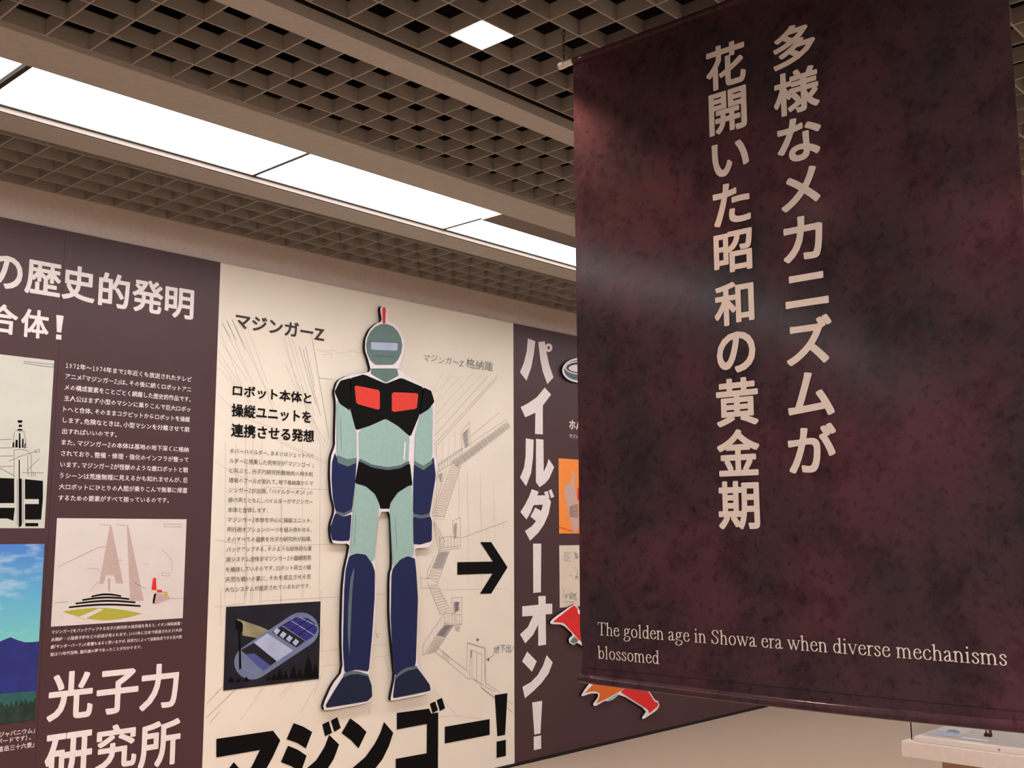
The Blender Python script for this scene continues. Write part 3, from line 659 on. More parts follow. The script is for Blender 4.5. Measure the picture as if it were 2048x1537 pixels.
# ---- right brown panel
sh = Chars(wall_at(.0009), M['white'], pD)
PR = [(1065+29*math.cos(R(t)), 215+33*math.sin(R(t))) for t in range(0, 361, 24)] + [(1065+10*math.cos(R(t)), 215+12*math.sin(R(t))) for t in range(360, -1, -24)]
for f, g in ((cr, [[(905,143),(962,165),(950,270),(930,370),(895,468),(845,403),(875,330),(897,240)], [(985,172),(1035,165),(1050,260),(1070,350),(1102,443),(1055,494),(1020,400),(1000,300)], PR]),
             (cr, [[(1035,521),(1084,575),(1020,660),(1020,882),(960,878),(963,715),(885,750),(850,672),(910,640),(975,595)]]),
             (cr, [[(890,912),(950,922),(945,1060),(930,1180),(892,1280),(845,1213),(875,1140),(888,1050)], [(968,915),(1025,922),(1027,1170),(1050,1120),(1065,1070),(1107,1133),(1070,1220),(1035,1260),(995,1287),(967,1248)]]),
             (cq, [[(935,-81),(988,-62),(978,-32),(1050,-35),(1083,15),(1065,110),(1030,190),(985,255),(922,316),(883,240),(935,205),(968,165),(925,130),(962,60),(1008,87),(1020,38),(950,42),(925,100),(895,152),(848,95),(885,35),(915,-25)], [(1030,-58),(1058,-66),(1072,-14),(1050,-4)], [(1064,-70),(1086,-80),(1108,-22),(1084,-12)]]),
             (cq, [[(985,742),(1042,740),(1042,800),(1093,800),(1092,878),(1042,882),(1045,1115),(985,1124),(985,960),(945,1040),(885,1105),(845,1035),(905,980),(945,893),(862,898),(862,820),(987,808)]]),
             (cq, [[(900,1168),(973,1243),(937,1323),(861,1243)], [(1050,1195),(1096,1252),(1065,1335),(1010,1410),(950,1470),(883,1527),(863,1440),(930,1402),(980,1350),(1020,1280)]])):
    cut(wall_at(.0009), M['white'], pD, f, g)
sh.poly([wp(*cq(945,338)), wp(*cq(1008,338)), wp(*cq(1005,712)), wp(*cq(947,717))])
exclaim(sh, wp(*cz(190, 970))[0], wp(*cz(277, 970))[0], wp(*cz(235, 965))[1], wp(*cz(235, 1244))[1], wp(*cz(235, 1262))[1], wp(*cz(235, 1377))[1])
sh = wsheet()
xh = wp(*cr(1223, 800))[0]
v, f = font_mesh('ホバーパイルダー', .03); sc_ = .082; a, b, c_, d_ = bbox(v)
zh = wp(*cr(1240, 845))[1]; sh.add([(xh+(x-a)*sc_, zh+(y-c_)*sc_, e) for x, y, e in v], f)
v, f = font_mesh('マジンガーZの', .012); sc_ = .036; zh = wp(*cr(1240, 910))[1]; a, b, c_, d_ = bbox(v)
sh.add([(xh+(x-a)*sc_, zh+(y-c_)*sc_, e) for x, y, e in v], f)
tag(sh.build('body_lettering', M['white'], pD), kind='stuff')
xo = wp(1117.4, 990)[0]
d5 = Sheet(wall_at(.0012)).poly([(xo, wp(1117.4, 917.1)[1]), (xo+.95, wp(1117.4, 917.1)[1]), (xo+.95, wp(1117.4, 1067.7)[1]), (xo, wp(1117.4, 1067.7)[1])]).build('orange_print', M['orange_card'], pD); d5['label'] = 'bright orange print with pinkish rounded shape'
sub(d5, 'pink_shape', M['pink'], [[cr(1240,1240), cr(1245,1160), cr(1265,1190), cr(1262,1260), cr(1290,1420), cr(1300,1600), (1145,1067), cq(1240,200), cr(1205,1430), cr(1185,1330), cr(1195,1280)]])
sub(d5, 'dark_hatch', M['grey_ink'], lines=[[cr(1225,1440+10*k), cr(1290,1420+14*k)] for k in range(8)], off=.0024, wd=.004)
sub(d5, 'red_spot', M['red2'], [[cr(1285,1300), cr(1330,1270), cr(1330,1400), cr(1285,1380)]], off=.0026)
sub(d5, 'ground_shape', M['orange'], [[cq(1145,205), cq(1250,240), cq(1250,250), cq(1145,215)]], off=.0022)
zk0, zk1 = wp(1117.4, 1000+352/3.843)[1], wp(1117.4, 1000+832/3.843)[1]
d6 = Sheet(wall_at(.0012)).poly([(xo, zk0), (xo+.95, zk0), (xo+.95, zk1), (xo, zk1)]).build('sketch_print', M['paper3'], pD); d6['label'] = 'cream sketch sheet below the orange print'
ls = []
for k in range(7): ls.append([cq(1180, 405+11*k), cq(1235-(k % 3)*9, 408+11*k)])
for cx_, cy_ in ((1275,430), (1285,590), (1195,735), (1235,735), (1270,740)):
    ls.append([cq(cx_+random.uniform(-18, 18), cy_+random.uniform(-30, 30)) for _ in range(12)])
ls += [[cq(1165,660), cq(1185,715)], [cq(1265,515), cq(1290,560)], [cq(1180,785), cq(1260,785)], [cq(1220,585), cq(1250,585)]]
sub(d6, 'pencil_line', M['pencil'], lines=ls, wd=.0022)

# ================================================================== cut-out boards standing off the wall
def cutout(name, outline, yf, label, cat, thick=.024, smooth=1):
    """outline in picture points on the plane y = yf; white face, black foam edge, spacer block to the wall"""
    pts = [wp(*p, yf) for p in outline]
    for _ in range(smooth):
        out = []
        for i, p in enumerate(pts):
            n = pts[(i+1) % len(pts)]
            out += [(p[0]*.82+n[0]*.18, p[1]*.82+n[1]*.18), (p[0]*.18+n[0]*.82, p[1]*.18+n[1]*.82)]
        pts = out
    n = len(pts); v = [(x, yf, z) for x, z in pts] + [(x, yf+thick, z) for x, z in pts]
    f = [tuple(range(n)), tuple(range(2*n-1, n-1, -1))] + [(i, n+i, n+(i+1) % n, (i+1) % n) for i in range(n)]
    o = mk(name, v, f, None, None, [M['cut_white'], M['foam_black']], [0] + [1]*(n+1))
    return tag(o, label, cat)
def piece(parent, name, m, polys, yf, k=1, smooth=1, label=None):
    s_ = Sheet(lambda x, z, e=0: (x, yf-.0012*k-e, z))
    for p in polys:
        pts = [wp(*a, yf) for a in p]
        for _ in range(smooth):
            out = []
            for i, a in enumerate(pts):
                n = pts[(i+1) % len(pts)]
                out += [(a[0]*.92+n[0]*.08, a[1]*.92+n[1]*.08), (a[0]*.08+n[0]*.92, a[1]*.08+n[1]*.92)]
            pts = out
        s_.poly(pts)
    o = s_.build(name, m, parent)
    if label: o['label'] = label
    return o
YF = D-.032
helmet = [(768+41*math.cos(a), 694+49*math.sin(a)) for a in [R(120-330*k/14) for k in range(15)]]
helmet = [(797, 738)] + [(768+42*math.cos(R(t)), 692-50*math.sin(R(t))) for t in (-35, -10, 15, 40, 62, 80)] + [(777, 616), (764, 611), (757, 618)] + [(768+42*math.cos(R(t)), 692-50*math.sin(R(t))) for t in (100, 118, 140, 165, 190, 215)] + [(739, 743)]
outline = helmet + [(722,748), (694,752), (672,762), (665,784), (669,805), (667,872), (667,891), (658,916), (657,953), (660,993), (667,1020), (657,1053), (659,1077), (666,1088), (696.5,1088), (692.8,1110), (686,1140), (682,1179), (679.5,1277), (682.4,1343),
    (661,1370), (643,1411), (649,1423), (735,1407.5), (746,1397), (745,1374), (738,1347), (750.7,1238), (751,1142), (749.5,1099), (758.4,1024), (778.5,1024), (781,1098), (781,1135), (776,1150), (776,1238), (784,1327), (787,1353), (778,1397), (782,1403),
    (860,1388), (863.5,1376), (850,1354.5), (833,1329), (836.6,1198), (833,1140), (831,1113), (829,1097), (858,1096), (866,1084), (866,1040), (861.5,1026), (873.5,953), (873.5,915), (867,908), (868.5,852), (871,802), (862,778), (846,772), (815,752)]
out2 = []
for i, p in enumerate(outline):
    a_, b_ = outline[i-1], outline[(i+1) % len(outline)]; nx_, ny_ = -(b_[1]-a_[1]), b_[0]-a_[0]; L = math.hypot(nx_, ny_) or 1
    out2.append((p[0] + (3.2 if abs(nx_/L) > .5 and b_[1] > a_[1] else 0), p[1]))
outline = out2
rob = cutout('cutout_board', outline, YF, 'tall robot-shaped cut-out board with pale green limbs and navy boots on the cream panel', 'board')
def rp(name, m, pts, k=1, label=None): return piece(rob, name, M[m], [pts], YF, k, 1, label)
rp('upper_arm', 'mint', [(673,800), (673,914), (694,921), (712,918.5), (711.8,862), (700,818)])
rp('upper_arm', 'mint', [(864.6,812), (863.2,924), (845,932), (828,925.5), (829.8,868), (840,828)])
rp('forearm', 'navy', [(669.5,906), (663.7,925), (662.8,962), (665.5,998), (671,1023), (687,1028), (704,1020), (710,967), (713,923), (694.7,931), (677,924)])
rp('forearm', 'navy', [(867,914), (871.4,953), (859.5,1028), (842,1032), (825.7,1028), (826,967), (827.6,927), (846,939), (860,925)])
rp('elbow_band', 'slate', [(673,910), (694,919), (712.5,916), (713,926), (694.7,934), (675,926)], 2)
rp('elbow_band', 'slate', [(828,922), (846,932), (863.5,921), (865,927), (846,941), (827.5,930)], 2)
rp('fist', 'navy', [(670,1027), (659.5,1058), (664,1081), (682,1083), (699,1082), (703,1029), (687,1034)])
rp('fist', 'navy', [(825.7,1033), (842,1038), (860.4,1033), (864,1044), (863.5,1083), (840,1090), (826.7,1089)])
rp('cuff_line', 'slate_grey', [(671,1022), (687,1027), (704,1019), (704,1024), (687,1033), (672,1028)], 2)
rp('cuff_line', 'slate_grey', [(826,1027), (842,1031.5), (859.5,1027), (860,1032), (842,1038), (826,1032)], 2)
rp('thigh', 'mint', [(709,969), (705.6,1018), (698.3,1112), (747.5,1126), (757.5,1018), (758,1008), (750,985), (731,970)])
rp('thigh', 'mint', [(780.5,1008), (779,1020), (785,1137), (826.7,1114), (825.8,1018), (823.5,972), (800,978)])
rp('torso', 'mint', [(716,862), (717.5,918), (745,930), (775,936), (800,931), (817,922), (819,872), (771,832)])
rp('belly_mark', 'cut_white', [(808,884), (811,884), (809,921), (805,921)], 3)
rp('waist_panel', 'ink', [(717.4,920), (709.2,967), (731,973), (749.5,989), (758.5,1009), (760,1018), (778.5,1018), (780.5,1007), (795,986), (815,973), (824.5,971), (819.5,927), (800,936), (775,940), (745,934)], 2)
rp('belt', 'slate_grey', [(717.8,917.5), (745,930), (775,935), (800,931), (817,922), (818.5,927), (800,937), (775,941), (745,936), (717,923)], 3)
rp('neck', 'slate', [(742,738), (794,738), (797,752), (771,766), (741,748)], 1)
rp('chest_panel', 'ink', [(700,757), (727,749), (771,768), (802,756), (848,776), (839,829), (820.5,874.5), (796,853), (771,838), (740,852), (711.5,861), (700,819)], 2)
rp('shoulder', 'ink', [(702,756), (680,762), (668.5,784), (679,808), (700,822)], 2)
rp('shoulder', 'ink', [(846,775), (862,782), (868.5,804), (857,819), (838,831)], 2)
rp('red_plate', 'red', [(708,771), (759,781), (759,821), (712,808)], 3, 'plain red rectangle')
rp('red_plate', 'red', [(783,785), (836,787), (833,818), (783,825)], 3, 'plain red rectangle')
rp('helmet', 'slate', [(768+36*math.cos(R(t)), 692-44*math.sin(R(t))) for t in range(-60, 241, 20)], 2)
rp('visor', 'paleblue', [(741,684), (795,686), (794,702), (742,700)], 3, 'plain pale blue band')
rp('antenna', 'red2', [(764,617), (767.5,614), (771,618), (770,648), (765,648)], 3)
rp('boot', 'navy', [(698,1113), (713,1107.5), (731,1110), (744,1128), (749.5,1144), (748.8,1198), (744,1270), (737,1344), (712,1340), (688.5,1346), (685.4,1296), (688,1179), (691,1140)], 2)
rp('boot', 'navy', [(785,1138), (800,1120), (815,1113), (829.5,1118), (832,1142), (835.6,1198), (831,1334), (811,1338), (790,1354), (784,1300), (781,1238), (782.5,1152)], 2)
rp('foot', 'navy_dark', [(686,1354), (668,1382), (651,1411), (652.5,1416.5), (700,1409), (735,1403), (744,1393.5), (743,1372), (736,1352), (712,1346)], 2)
rp('foot', 'navy_dark', [(790,1358), (785,1397.5), (820,1391), (861,1382), (859,1370), (846,1352), (834.6,1337), (811,1343)], 2)
rp('ankle_line', 'slate_grey', [(688,1347), (700,1343), (715,1343), (736,1350), (737,1354), (715,1349), (700,1350), (685,1356)], 3)
rp('ankle_line', 'slate_grey', [(789,1354), (800,1343), (815,1335), (833,1333), (835,1338), (815,1342), (800,1350), (789,1360)], 3)
rp('boot_highlight', 'slate_grey', [(707,1137), (708,1142), (704,1180), (698,1316), (694.5,1267), (695.5,1214), (700,1159)], 3)
# thin dark outlines between the inked parts
ol = Sheet(lambda x, z, e=0: (x, YF-.005-e, z))
for l in ([(673,802), (673,914)], [(712,918), (711.5,862)], [(865,812), (863,912)], [(828,925), (829.8,868)], [(705.6,1018), (698.3,1112)], [(757.5,1018), (748,1120)], [(779,1020), (785,1135)], [(825.8,1018), (826.7,1114)], [(709,970), (705.6,1018)],
          [(735,738), (800,738)], [(771,745), (771,764)], [(680,835), (682,900)], [(711,1030), (708,1090)], [(790,1040), (793,1100)], [(665,1066), (697,1068)], [(829,1074), (862,1074)], [(744,712), (792,714)], [(732,690), (741,684), (795,686), (804,690)]):
    ol.line([wp(*p, YF) for p in l], .0016)
tag(ol.build('ink_line', M['grey_ink'], rob), kind='stuff')
# spacer blocks behind the board
x_, z_ = wp(770, 960, YF)
for dz in (.12, .45): slab('spacer', (x_-.03, YF+.024, z_+dz-.03), (x_+.03, D-.0045, z_+dz+.03), M['foam_black'], rob)

def cw(x, y): return (1080+x/5.912, 1200+y/5.912)
YG = D-.022
wing1 = cutout('cutout_board', [cw(115,270), cw(150,225), cw(400,48), cw(450,90), cw(465,130), cw(700,200), cw(760,420), cw(620,640), cw(440,505), cw(400,540), cw(345,510), cw(340,460), cw(395,415), cw(270,295), cw(130,290)], YG,
    'red pointed cut-out board beside the vertical lettering, right part hidden by the banner', 'board', .016)
piece(wing1, 'red_shape', M['red2'], [[cw(145,265), cw(400,65), cw(440,100), cw(445,150), cw(460,175), cw(680,220), cw(730,420), cw(610,610), cw(455,470), cw(280,275)]], YG)
piece(wing1, 'dark_tip', M['slate'], [[cw(355,490), cw(400,435), cw(450,475), cw(440,500), cw(400,520), cw(365,505)]], YG, 2)
wing2 = cutout('cutout_board', [cw(487,1135), cw(520,1075), cw(600,965), cw(700,860), cw(1150,850), cw(1290,1080), cw(1360,1190), cw(1395,1200), cw(1415,1255), cw(1380,1310), cw(1225,1415), cw(1200,1400), cw(1265,1310), cw(945,1115), cw(870,1180), cw(800,1205), cw(770,1195), cw(650,1265), cw(622,1240), cw(690,1150), cw(680,1110), cw(600,1110), cw(500,1145)], YG,
    'orange and red swept cut-out board showing below the banner, close to the floor', 'board', .016)
piece(wing2, 'orange_shape', M['orange'], [[cw(525,1112), cw(640,985), cw(720,890), cw(1000,1045), cw(900,1110), cw(780,1175), cw(660,1230), cw(700,1160), cw(705,1110), cw(650,1085), cw(580,1090)]], YG)
piece(wing2, 'green_shape', M['mint'], [[cw(790,1180), cw(930,1105), cw(900,1150), cw(850,1182), cw(810,1192)]], YG, 2)
piece(wing2, 'red_shape', M['red2'], [[cw(950,1090), cw(1010,1040), cw(1100,960), cw(1280,1090), cw(1350,1205), cw(1390,1220), cw(1395,1255), cw(1290,1345), cw(1275,1300), cw(1100,1190)]], YG, 3)
for o_, px, py in ((wing1, 1160, 1260), (wing2, 1230, 1385)):
    x_, z_ = wp(px, py, YG); slab('spacer', (x_-.03, YG+.016, z_-.02), (x_+.03, D-.0015, z_+.02), M['foam_black'], o_)
# grey ring-shaped cut-out half hidden by the banner
cx, cy = 1160, 741
ringo = cutout('cutout_board', [(cx+36*math.cos(R(a)), cy+25*math.sin(R(a))) for a in range(0, 360, 20)], YG, 'small oval grey cut-out board half hidden behind the banner edge, top of brown panel', 'board', .016)
piece(ringo, 'grey_oval', M['slate_grey'], [[(cx+32*math.cos(R(a)), cy+21*math.sin(R(a))) for a in range(0, 360, 20)]], YG, 1)
piece(ringo, 'pale_band', M['paper'], [[(cx+31*math.cos(R(a)), cy-5+14*math.sin(R(a))) for a in range(0, 360, 20)]], YG, 2)
piece(ringo, 'dark_band', M['grey_ink'], [[(cx+28*math.cos(R(a)), cy-5+11*math.sin(R(a))) for a in range(0, 360, 20)]], YG, 3)
piece(ringo, 'pale_centre', M['cut_white'], [[(cx+24*math.cos(R(a)), cy-4+8*math.sin(R(a))) for a in range(0, 360, 20)]], YG, 4)
x_, z_ = wp(cx, cy, YG); slab('spacer', (x_-.03, YG+.016, z_-.02), (x_+.03, D-.0015, z_+.02), M['foam_black'], ringo)

# ================================================================== hanging banner
ban = empty('hanging_banner', (BC.x, BC.y, 3.18)); tag(ban, 'dark maroon mottled cloth banner with two white vertical text columns, hanging on the right', 'banner')
S0, S1, ZT, ZBB = .050, 1.428, 3.193, 1.135
def wave(s, z):
    k = min(1, max(0, (ZT-z)/.5))
    return k*(.0016*math.sin(s*7.0+z*.8) + .0012*math.sin(s*3.1-1)) + .004*math.exp(-((z-1.26)/.05)**2)*math.exp(-((s-.05)/.09)**2)
def bpt(s, z, off=0.0):
    P = BC + BD*s + BN*(wave(s, z)+off); return (P.x-BC.x, P.y-BC.y, z-3.18)
def ledge(z):                 # slight in-curl of the left edge near the foot
    return .012*math.exp(-((z-1.235)/.05)**2) + .003*math.sin((z-1.1)*2.2)
nx, nz = 46, 90; v = []; f = []
for j in range(nz+1):
    z = ZT + (ZBB+.02-ZT)*j/nz
    for i in range(nx+1):
        t = i/nx; s = S0 + ledge(z)*(1-t)**6 + (S1-S0)*t; v.append(bpt(s, z - .010*(4*t*(1-t))*(j/nz)*.6))
for j in range(nz):
    for i in range(nx): a = j*(nx+1)+i; f.append((a, a+nx+1, a+nx+2, a+1))
cl = mk('cloth', v, f, M['banner'], ban)
for p in cl.data.polygons: p.use_smooth = True
q = cl.modifiers.new('thickness', 'SOLIDIFY'); q.thickness = .0012; q.offset = -1
q = cl.modifiers.new('rim', 'EDGE_SPLIT'); q.split_angle = R(40)
# sewn pockets: rod sleeve at the top and weight pocket at the foot
def sleeve(z, r, name, sag=0.0):
    b = MB(); pts = [bpt(S0-.001+(S1-S0+.001)*k/24, z) for k in range(25)]
    pts = [(p[0], p[1], p[2]-sag*(4*(k/24)*(1-k/24))) for k, p in enumerate(pts)]
    b.tube(pts, r, 14); o = b.build(name, M['banner'], ban)
    for p in o.data.polygons: p.use_smooth = len(p.vertices) == 4
    return o
sleeve(ZT-.012, .0112, 'top_sleeve'); sleeve(ZBB+.018, .014, 'foot_sleeve', .006)
b = MB(); b.tube([bpt(S0-.045, ZT-.012, 0), bpt(S1+.04, ZT-.012, 0)], .0105, 14); b.build('rod', M['silver'], ban)
b = MB(); b.tube([bpt(S0-.060, ZT-.012, 0), bpt(S0-.038, ZT-.012, 0)], .0125, 14); b.build('end_cap', M['silver'], ban)
b = MB(); b.tube([bpt(S1+.03, ZT-.012, 0), bpt(S1+.052, ZT-.012, 0)], .0125, 14); b.build('end_cap', M['silver'], ban)
# stitch line above the foot pocket
sh = Sheet(lambda s, z, e=0: bpt(s, z, .0015+e))
for k in range(40): a = S0+.02+(S1-S0-.03)*k/40; sh.poly([(a, 1.187), (a+(S1-S0-.03)/40, 1.187), (a+(S1-S0-.03)/40, 1.1858), (a, 1.1858)])
sh.build('seam', M['foam_black'], ban)
def b1(x, y): return (1380+x/4.269, 20+y/4.269)
def b2(x, y): return (1380+x/4.269, 350+y/4.269)
def b3(x, y): return (1380+x/4.044, 700+y/4.044)
sh = Chars(lambda s, z, e=0: bpt(s, z, .0022+e), M['banner_ink'], ban)
def bt(ch, f, L, Rt, fT, T, fB, B, fl=None):
    yc = (fT(*T)[1]+fB(*B)[1])/2
    s0, s1 = bp(f(L, 0)[0], yc)[0], bp((fl or f)(Rt, 0)[0], yc)[0]; sh.text(ch, s0, s1, bp(*fB(*B))[1], bp(*fT(*T))[1], .026)
for a in (('多', b1, 710, 1075, b1, (1000,90), b1, (770,518)), ('様', b1, 718, 1110, b1, (1030,474), b1, (800,918)), ('な', b1, 752, 1130, b1, (890,930), b1, (930,1298)),
          ('メ', b2, 782, 1117, b1, (1050,1330), b2, (825,325)), ('カ', b2, 800, 1143, b2, (960,355), b2, (845,760)), ('ニ', b2, 818, 1188, b2, (1130,823), b2, (822,1152)),
          ('ズ', b2, 827, 1222, b2, (1185,1187), b3, (820,137)), ('ム', b3, 795, 1172, b3, (950,183), b3, (808,555)), ('が', b3, 798, 1193, b3, (1120,593), b3, (855,1002)),
          ('花', b1, 140, 480, b1, (350,272), b1, (235,688)), ('開', b1, 165, 490, b1, (470,640), b1, (190,1085)), ('い', b1, 190, 510, b1, (400,1105), b1, (270,1432)),
          ('た', b2, 200, 523, b2, (300,80), b2, (240,452)), ('昭', b2, 207, 540, b2, (530,447), b2, (220,860)), ('和', b2, 210, 553, b2, (540,885), b2, (300,1295)),
          ('の', b2, 232, 565, b2, (420,1337), b3, (395,185)), ('黄', b3, 215, 557, b3, (440,222), b3, (245,628)), ('金', b3, 222, 568, b3, (390,643), b3, (240,1028)),
          ('期', b3, 233, 567, b3, (375,1062), b3, (275,1455))):
    bt(*a)
# serif lettering drawn with a broad nib
HX, HY = 38, 15
def hull(pts):
    pts = sorted(set((round(x, 2), round(y, 2)) for x, y in pts))
    def half(ps):
        h = []
        for p in ps:
            while len(h) > 1 and (h[-1][0]-h[-2][0])*(p[1]-h[-2][1])-(h[-1][1]-h[-2][1])*(p[0]-h[-2][0]) <= 0: h.pop()
            h.append(p)
        return h
    a, b = half(pts), half(pts[::-1]); return a[:-1]+b[:-1]
def nib(c, hx=HX, hy=HY): return [(c[0]+hx*math.cos(k*math.pi/4+.39), c[1]+hy*math.sin(k*math.pi/4+.39)) for k in range(8)]
def curve(pts, hx=HX, hy=HY, closed=False):
    n = len(pts); dense = []
    rng = range(n) if closed else range(n-1)
    for i in rng:
        g = (lambda k: pts[k % n]) if closed else (lambda k: pts[min(max(k, 0), n-1)])
        p0, p1, p2, p3 = g(i-1), g(i), g(i+1), g(i+2)
        for k in range(4):
            t = k/4
            dense.append(tuple(.5*((2*p1[j])+(-p0[j]+p2[j])*t+(2*p0[j]-5*p1[j]+4*p2[j]-p3[j])*t*t+(-p0[j]+3*p1[j]-3*p2[j]+p3[j])*t**3) for j in (0, 1)))
    dense.append(pts[0] if closed else pts[-1])
    return [hull(nib(a, hx, hy)+nib(b, hx, hy)) for a, b in zip(dense, dense[1:])]
def stem(x, y0, y1): return [[(x-HX, y0), (x+HX, y0), (x+HX, y1), (x-HX, y1)]]
def bar(x0, x1, y, h=13): return [[(x0, y-h), (x1, y-h), (x1, y+h), (x0, y+h)]]
def flag(x, y): return [[(x-HX-70, y-55), (x-HX-70, y-38), (x+HX, y), (x+HX, y-60), (x-HX, y-75)]]
def ell(cx, cy, rx, ry): return curve([(cx+rx*math.cos(k*math.pi/5), cy+ry*math.sin(k*math.pi/5)) for k in range(10)], closed=True)
def arch(x): return curve([(x, 345), (x+70, 415), (x+150, 432), (x+220, 385), (x+245, 300)])
G = {'T': (611, bar(25,590,648,15)+stem(305,0,650)+bar(175,440,13)+[[(25,500), (45,500), (60,655), (25,655)], [(590,500), (570,500), (555,655), (590,655)]]),
 'h': (500, stem(105,0,650)+flag(105,683)+bar(20,195,13)+arch(115)+stem(372,0,310)+bar(290,470,13)),
 'e': (444, curve([(395,135), (340,50), (240,15), (120,70), (68,220), (115,375), (230,435), (335,385), (365,290)])+bar(80,395,270,12)),
 'g': (500, ell(225,300,120,132)+bar(320,470,415,18)+curve([(160,185), (95,130), (120,70), (300,45), (420,5), (430,-90), (320,-180), (180,-200), (65,-150), (60,-85), (130,-15)])),
 'o': (500, ell(250,222,175,208)), 'l': (278, stem(130,0,650)+flag(130,683)+bar(30,240,13)),
 'd': (500, ell(220,218,150,203)+stem(375,0,650)+flag(375,683)+bar(375,485,18)),
 'n': (500, stem(105,0,420)+flag(105,460)+bar(20,195,13)+arch(115)+stem(372,0,310)+bar(290,470,13)),
 'a': (444, curve([(75,345), (115,410), (200,435), (275,390), (290,300)])+stem(290,70,310)+curve([(290,265), (160,215), (65,120), (90,35), (180,15), (290,80)])+curve([(295,80), (340,20), (430,55)])),
 'i': (278, stem(130,0,420)+flag(130,460)+bar(30,240,13)+[hull(nib((128,618), 48, 48))]),
 'S': (556, curve([(450,500), (400,605), (280,645), (150,590), (120,490), (210,395), (370,300), (440,180), (390,60), (260,12), (130,60), (75,180)])+[[(440,480), (465,480), (465,660), (450,660)], [(60,0), (75,0), (85,190), (60,190)]]),
 'w': (722, curve([(75,430), (230,20)])+curve([(235,20), (350,420)], 18, 12)+curve([(330,430), (490,20)])+curve([(495,20), (640,430)], 18, 12)+bar(0,160,437)+bar(260,425,437)+bar(575,715,437)),
 'v': (500, curve([(75,430), (250,20)])+curve([(255,20), (410,430)], 18, 12)+bar(5,170,437)+bar(340,485,437)),
 'r': (333, stem(105,0,420)+flag(105,460)+bar(15,225,13)+curve([(120,325), (180,400), (245,435), (305,400)])),
 's': (389, curve([(310,335), (265,415), (190,437), (100,395), (95,325), (190,250), (290,175), (305,85), (240,22), (165,12), (90,50), (65,130)])),
 'm': (778, stem(105,0,420)+flag(105,460)+bar(20,195,13)+arch(110)+stem(365,0,310)+bar(285,450,13)+arch(370)+stem(630,0,310)+bar(550,735,13)),
 'c': (444, curve([(390,130), (335,50), (235,15), (120,70), (68,220), (115,375), (230,435), (330,400), (355,340)])),
 'b': (500, stem(100,0,650)+flag(100,683)+ell(265,218,155,203)), ' ': (250, [])}
def serif(t, x0s, x1s, zbase, sc):
    x = 0; polys = []
    for ch in t:
        adv, pl = G[ch]; polys += [[(x+a, b) for a, b in p] for p in pl]; x += adv
    lo = min(a for p in polys for a, b in p); hi = max(a for p in polys for a, b in p); k = (x1s-x0s)/(hi-lo)
    for p in polys: sh.poly([(x0s+(a-lo)*k, zbase+b*sc) for a, b in p])
sh = Sheet(lambda s, z, e=0: bpt(s, z, .0024+e))
sA, zA = bp(1197.2, 1270.5); sB, zB_ = bp(2014.6, 1333); zcap = bp(1199, 1245)[1]
sc_ = (zcap-zA)/662
x_serif = (sA, sB)
serif('The golden age in Showa era when diverse mechanisms', sA, sB, (zA+zB_)/2, sc_)
sC, zC = bp(1197.2, 1317.8); sD = bp(1319.6, 1331.7)[0]
serif('blossomed', sC, sD, zC, sc_)
tag(sh.build('serif_lettering', M['banner_ink'], ban), kind='stuff')
# chains that hold the rod to the louvre
def chain(s, label):
    P0 = BC + BD*s; t = empty('chain', (P0.x, P0.y, ZT+.005)); tag(t, label, 'chain', 'chains holding the banner rod')
    top = H+.03-(ZT+.005); n = 8; me = None
    for k in range(n):
        z = top*(k+.5)/n; h = top/n*.66
        pts = [(.0045*math.cos(a), 0, h*math.sin(a)) for a in [2*math.pi*i/10 for i in range(11)]]
        if me is None: o = MB().tube(pts, .0013, 5, False).build('link', M['chain'], t); me = o
        else: o = me.copy(); C.objects.link(o)
        o.location = (0, 0, z); o.rotation_euler = (0, 0, (k % 2)*math.pi/2+.4)
chain(S0-.042, 'short dark chain from the louvre to the left end of the banner rod')
chain(S1+.035, 'short dark chain at the right end of the banner rod, out of view')

# ================================================================== display case at lower right
CZ = .75
cxA, cyA = zp(1802, 1482.5, CZ)
case = empty('display_case', (cxA+.5, cyA-.7, 0)); tag(case, 'white display case with raised plinth and clear cover, lower right corner below the banner', 'display case')
def cbox(name, a, b, m, bev=.002):
    o = slab(name, a, b, M[m], case, bev); o.matrix_parent_inverse = Matrix.Translation(-case.location); return o
CW, CL = .95, 1.5
th = .062
cbox('table_top', (cxA, cyA-CL, CZ-th), (cxA+CW, cyA, CZ), 'case')
cbox('base', (cxA+.16, cyA-CL+.1, 0), (cxA+CW-.1, cyA-.1, CZ-th), 'case_base')
ix, iy = zp(1828.6, 1473, CZ+.022)
cbox('plinth', (ix, cyA-CL+.05, CZ), (cxA+CW-.05, iy, CZ+.022), 'case')
ax, ay = zp(1824, 1480, CZ)
for n_, a_, b_ in (('cover_pane', (ax, cyA-CL+.03, CZ), (ax+.004, ay, CZ+.38)), ('cover_pane', (ax, ay, CZ), (cxA+CW-.03, ay+.004, CZ+.38)), ('cover_pane', (cxA+CW-.034, cyA-CL+.03, CZ), (cxA+CW-.03, ay, CZ+.38)),
                   ('cover_pane', (ax, cyA-CL+.026, CZ), (cxA+CW-.03, cyA-CL+.03, CZ+.38)), ('cover_lid', (ax, cyA-CL+.026, CZ+.38), (cxA+CW-.03, ay+.004, CZ+.384))):
    cbox(n_, a_, b_, 'acrylic', 0)
k_ = zp(2002, 1350+1028/6.87, CZ+.01); b = MB(); b.tube([(ix-.003, k_[1], CZ+.011), (ix+.002, k_[1], CZ+.011)], .003, 8); o = b.build('screw', M['groove'], case); o.matrix_parent_inverse = Matrix.Translation(-case.location)
def cv(x, y): return (1750+x/6.87, 1350+y/6.87)
ZP = CZ+.0225
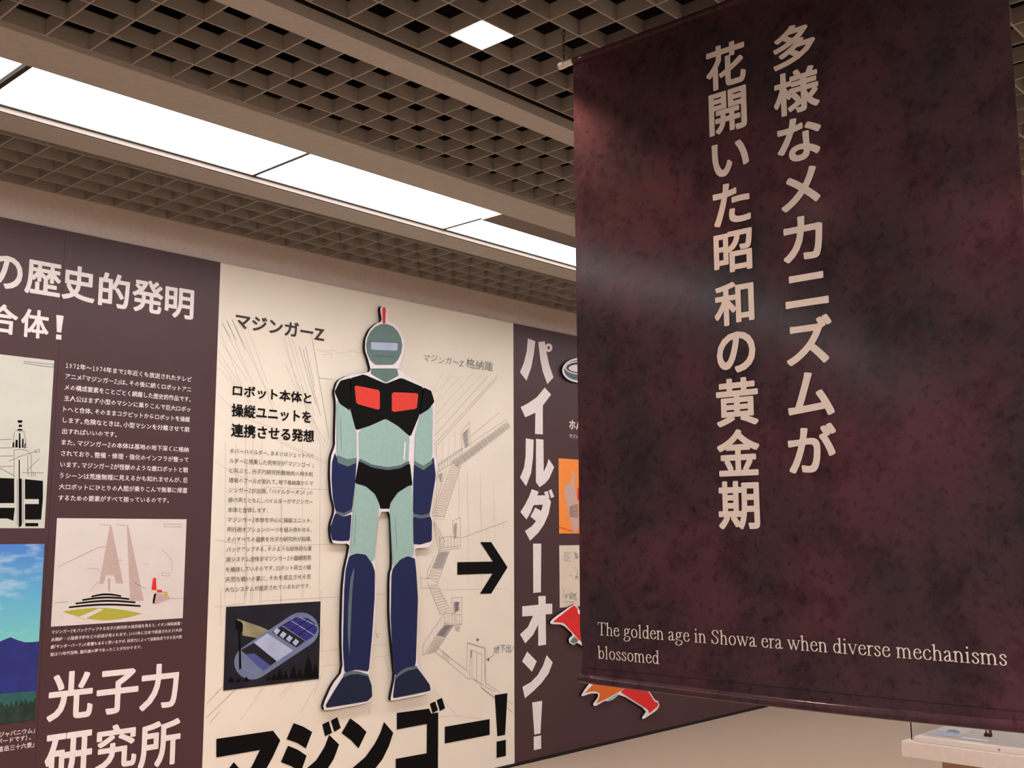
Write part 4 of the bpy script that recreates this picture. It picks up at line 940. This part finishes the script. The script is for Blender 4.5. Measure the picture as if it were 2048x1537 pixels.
def flat(name, pts, m, z, parent=None, thick=.0025):
    p = [zp(*a, ZP) for a in pts]; n = len(p)
    vv = [(x, y, z) for x, y in p] + [(x, y, z+thick) for x, y in p]
    return mk(name, vv, [tuple(range(n))[::-1], tuple(range(n, 2*n))] + [(i, (i+1) % n, n+(i+1) % n, n+i) for i in range(n)], m, parent)
pr = flat('art_card', [cv(735,815), cv(1135,865), cv(1360,770), cv(940,715)], M['paper'], ZP, None); tag(pr, 'flat rectangular art card with blue and pink picture lying inside the display case', 'card')
flat('blue_area', [cv(760,812), cv(1125,855), cv(1200,815), cv(1000,800), cv(850,770)], M['paleblue'], ZP+.0026, pr, .0004)
flat('dark_motif', [cv(980,800), cv(1010,770), cv(1090,765), cv(1150,785), cv(1180,810), cv(1110,815), cv(1060,800)], M['steelblue'], ZP+.0031, pr, .0004)
flat('pink_edge', [cv(935,720), cv(945,722), cv(835,765), cv(825,762)], M['pink'], ZP+.0031, pr, .0004)
cap_ = flat('caption_strip', [cv(1170,880), cv(1540,925), cv(1570,908), cv(1200,862)], M['cut_white'], ZP, None, .002); tag(cap_, 'thin white caption strip lying in front of the art card in the display case', 'caption')
# small figure on black legs, upper half hidden by the banner
fx, fy = zp(*cv(1560, 850), ZP)
fig = empty('toy_figure', (fx, fy, ZP)); tag(fig, 'small toy figure with black legs and red trim standing inside the display case', 'figure')
for sgn in (-1, 1):
    y_ = sgn*.008
    b = MB(); b.box((-.011, y_-.0055, .0), (.007, y_+.0055, .012)); o = b.build('foot', M['ink'], fig)
    b = MB(); b.tube([(0, y_, .01), (0, y_, .035), (0, y_*.8, .075)], [.0062, .0055, .0045], 10); b.build('leg', M['ink'], fig)
    b = MB(); b.box((-.0066, y_-.0015, .012), (-.0050, y_+.0015, .05)); b.build('red_trim', M['red2'], fig)
b = MB(); b.tube([(0, 0, .072), (0, 0, .09), (0, 0, .12), (0, 0, .128)], [.010, .012, .016, .007], 12); b.build('torso', M['red2'], fig)
b = MB(); b.tube([(0, 0, .126), (0, 0, .132), (0, 0, .145), (0, 0, .153)], [.005, .008, .0085, .004], 12); b.build('head', M['slate'], fig)
for sgn in (-1, 1):
    b = MB(); b.tube([(0, sgn*.015, .120), (-.002, sgn*.021, .098), (-.005, sgn*.021, .077)], [.005, .0045, .005], 8); b.build('arm', M['ink'], fig)
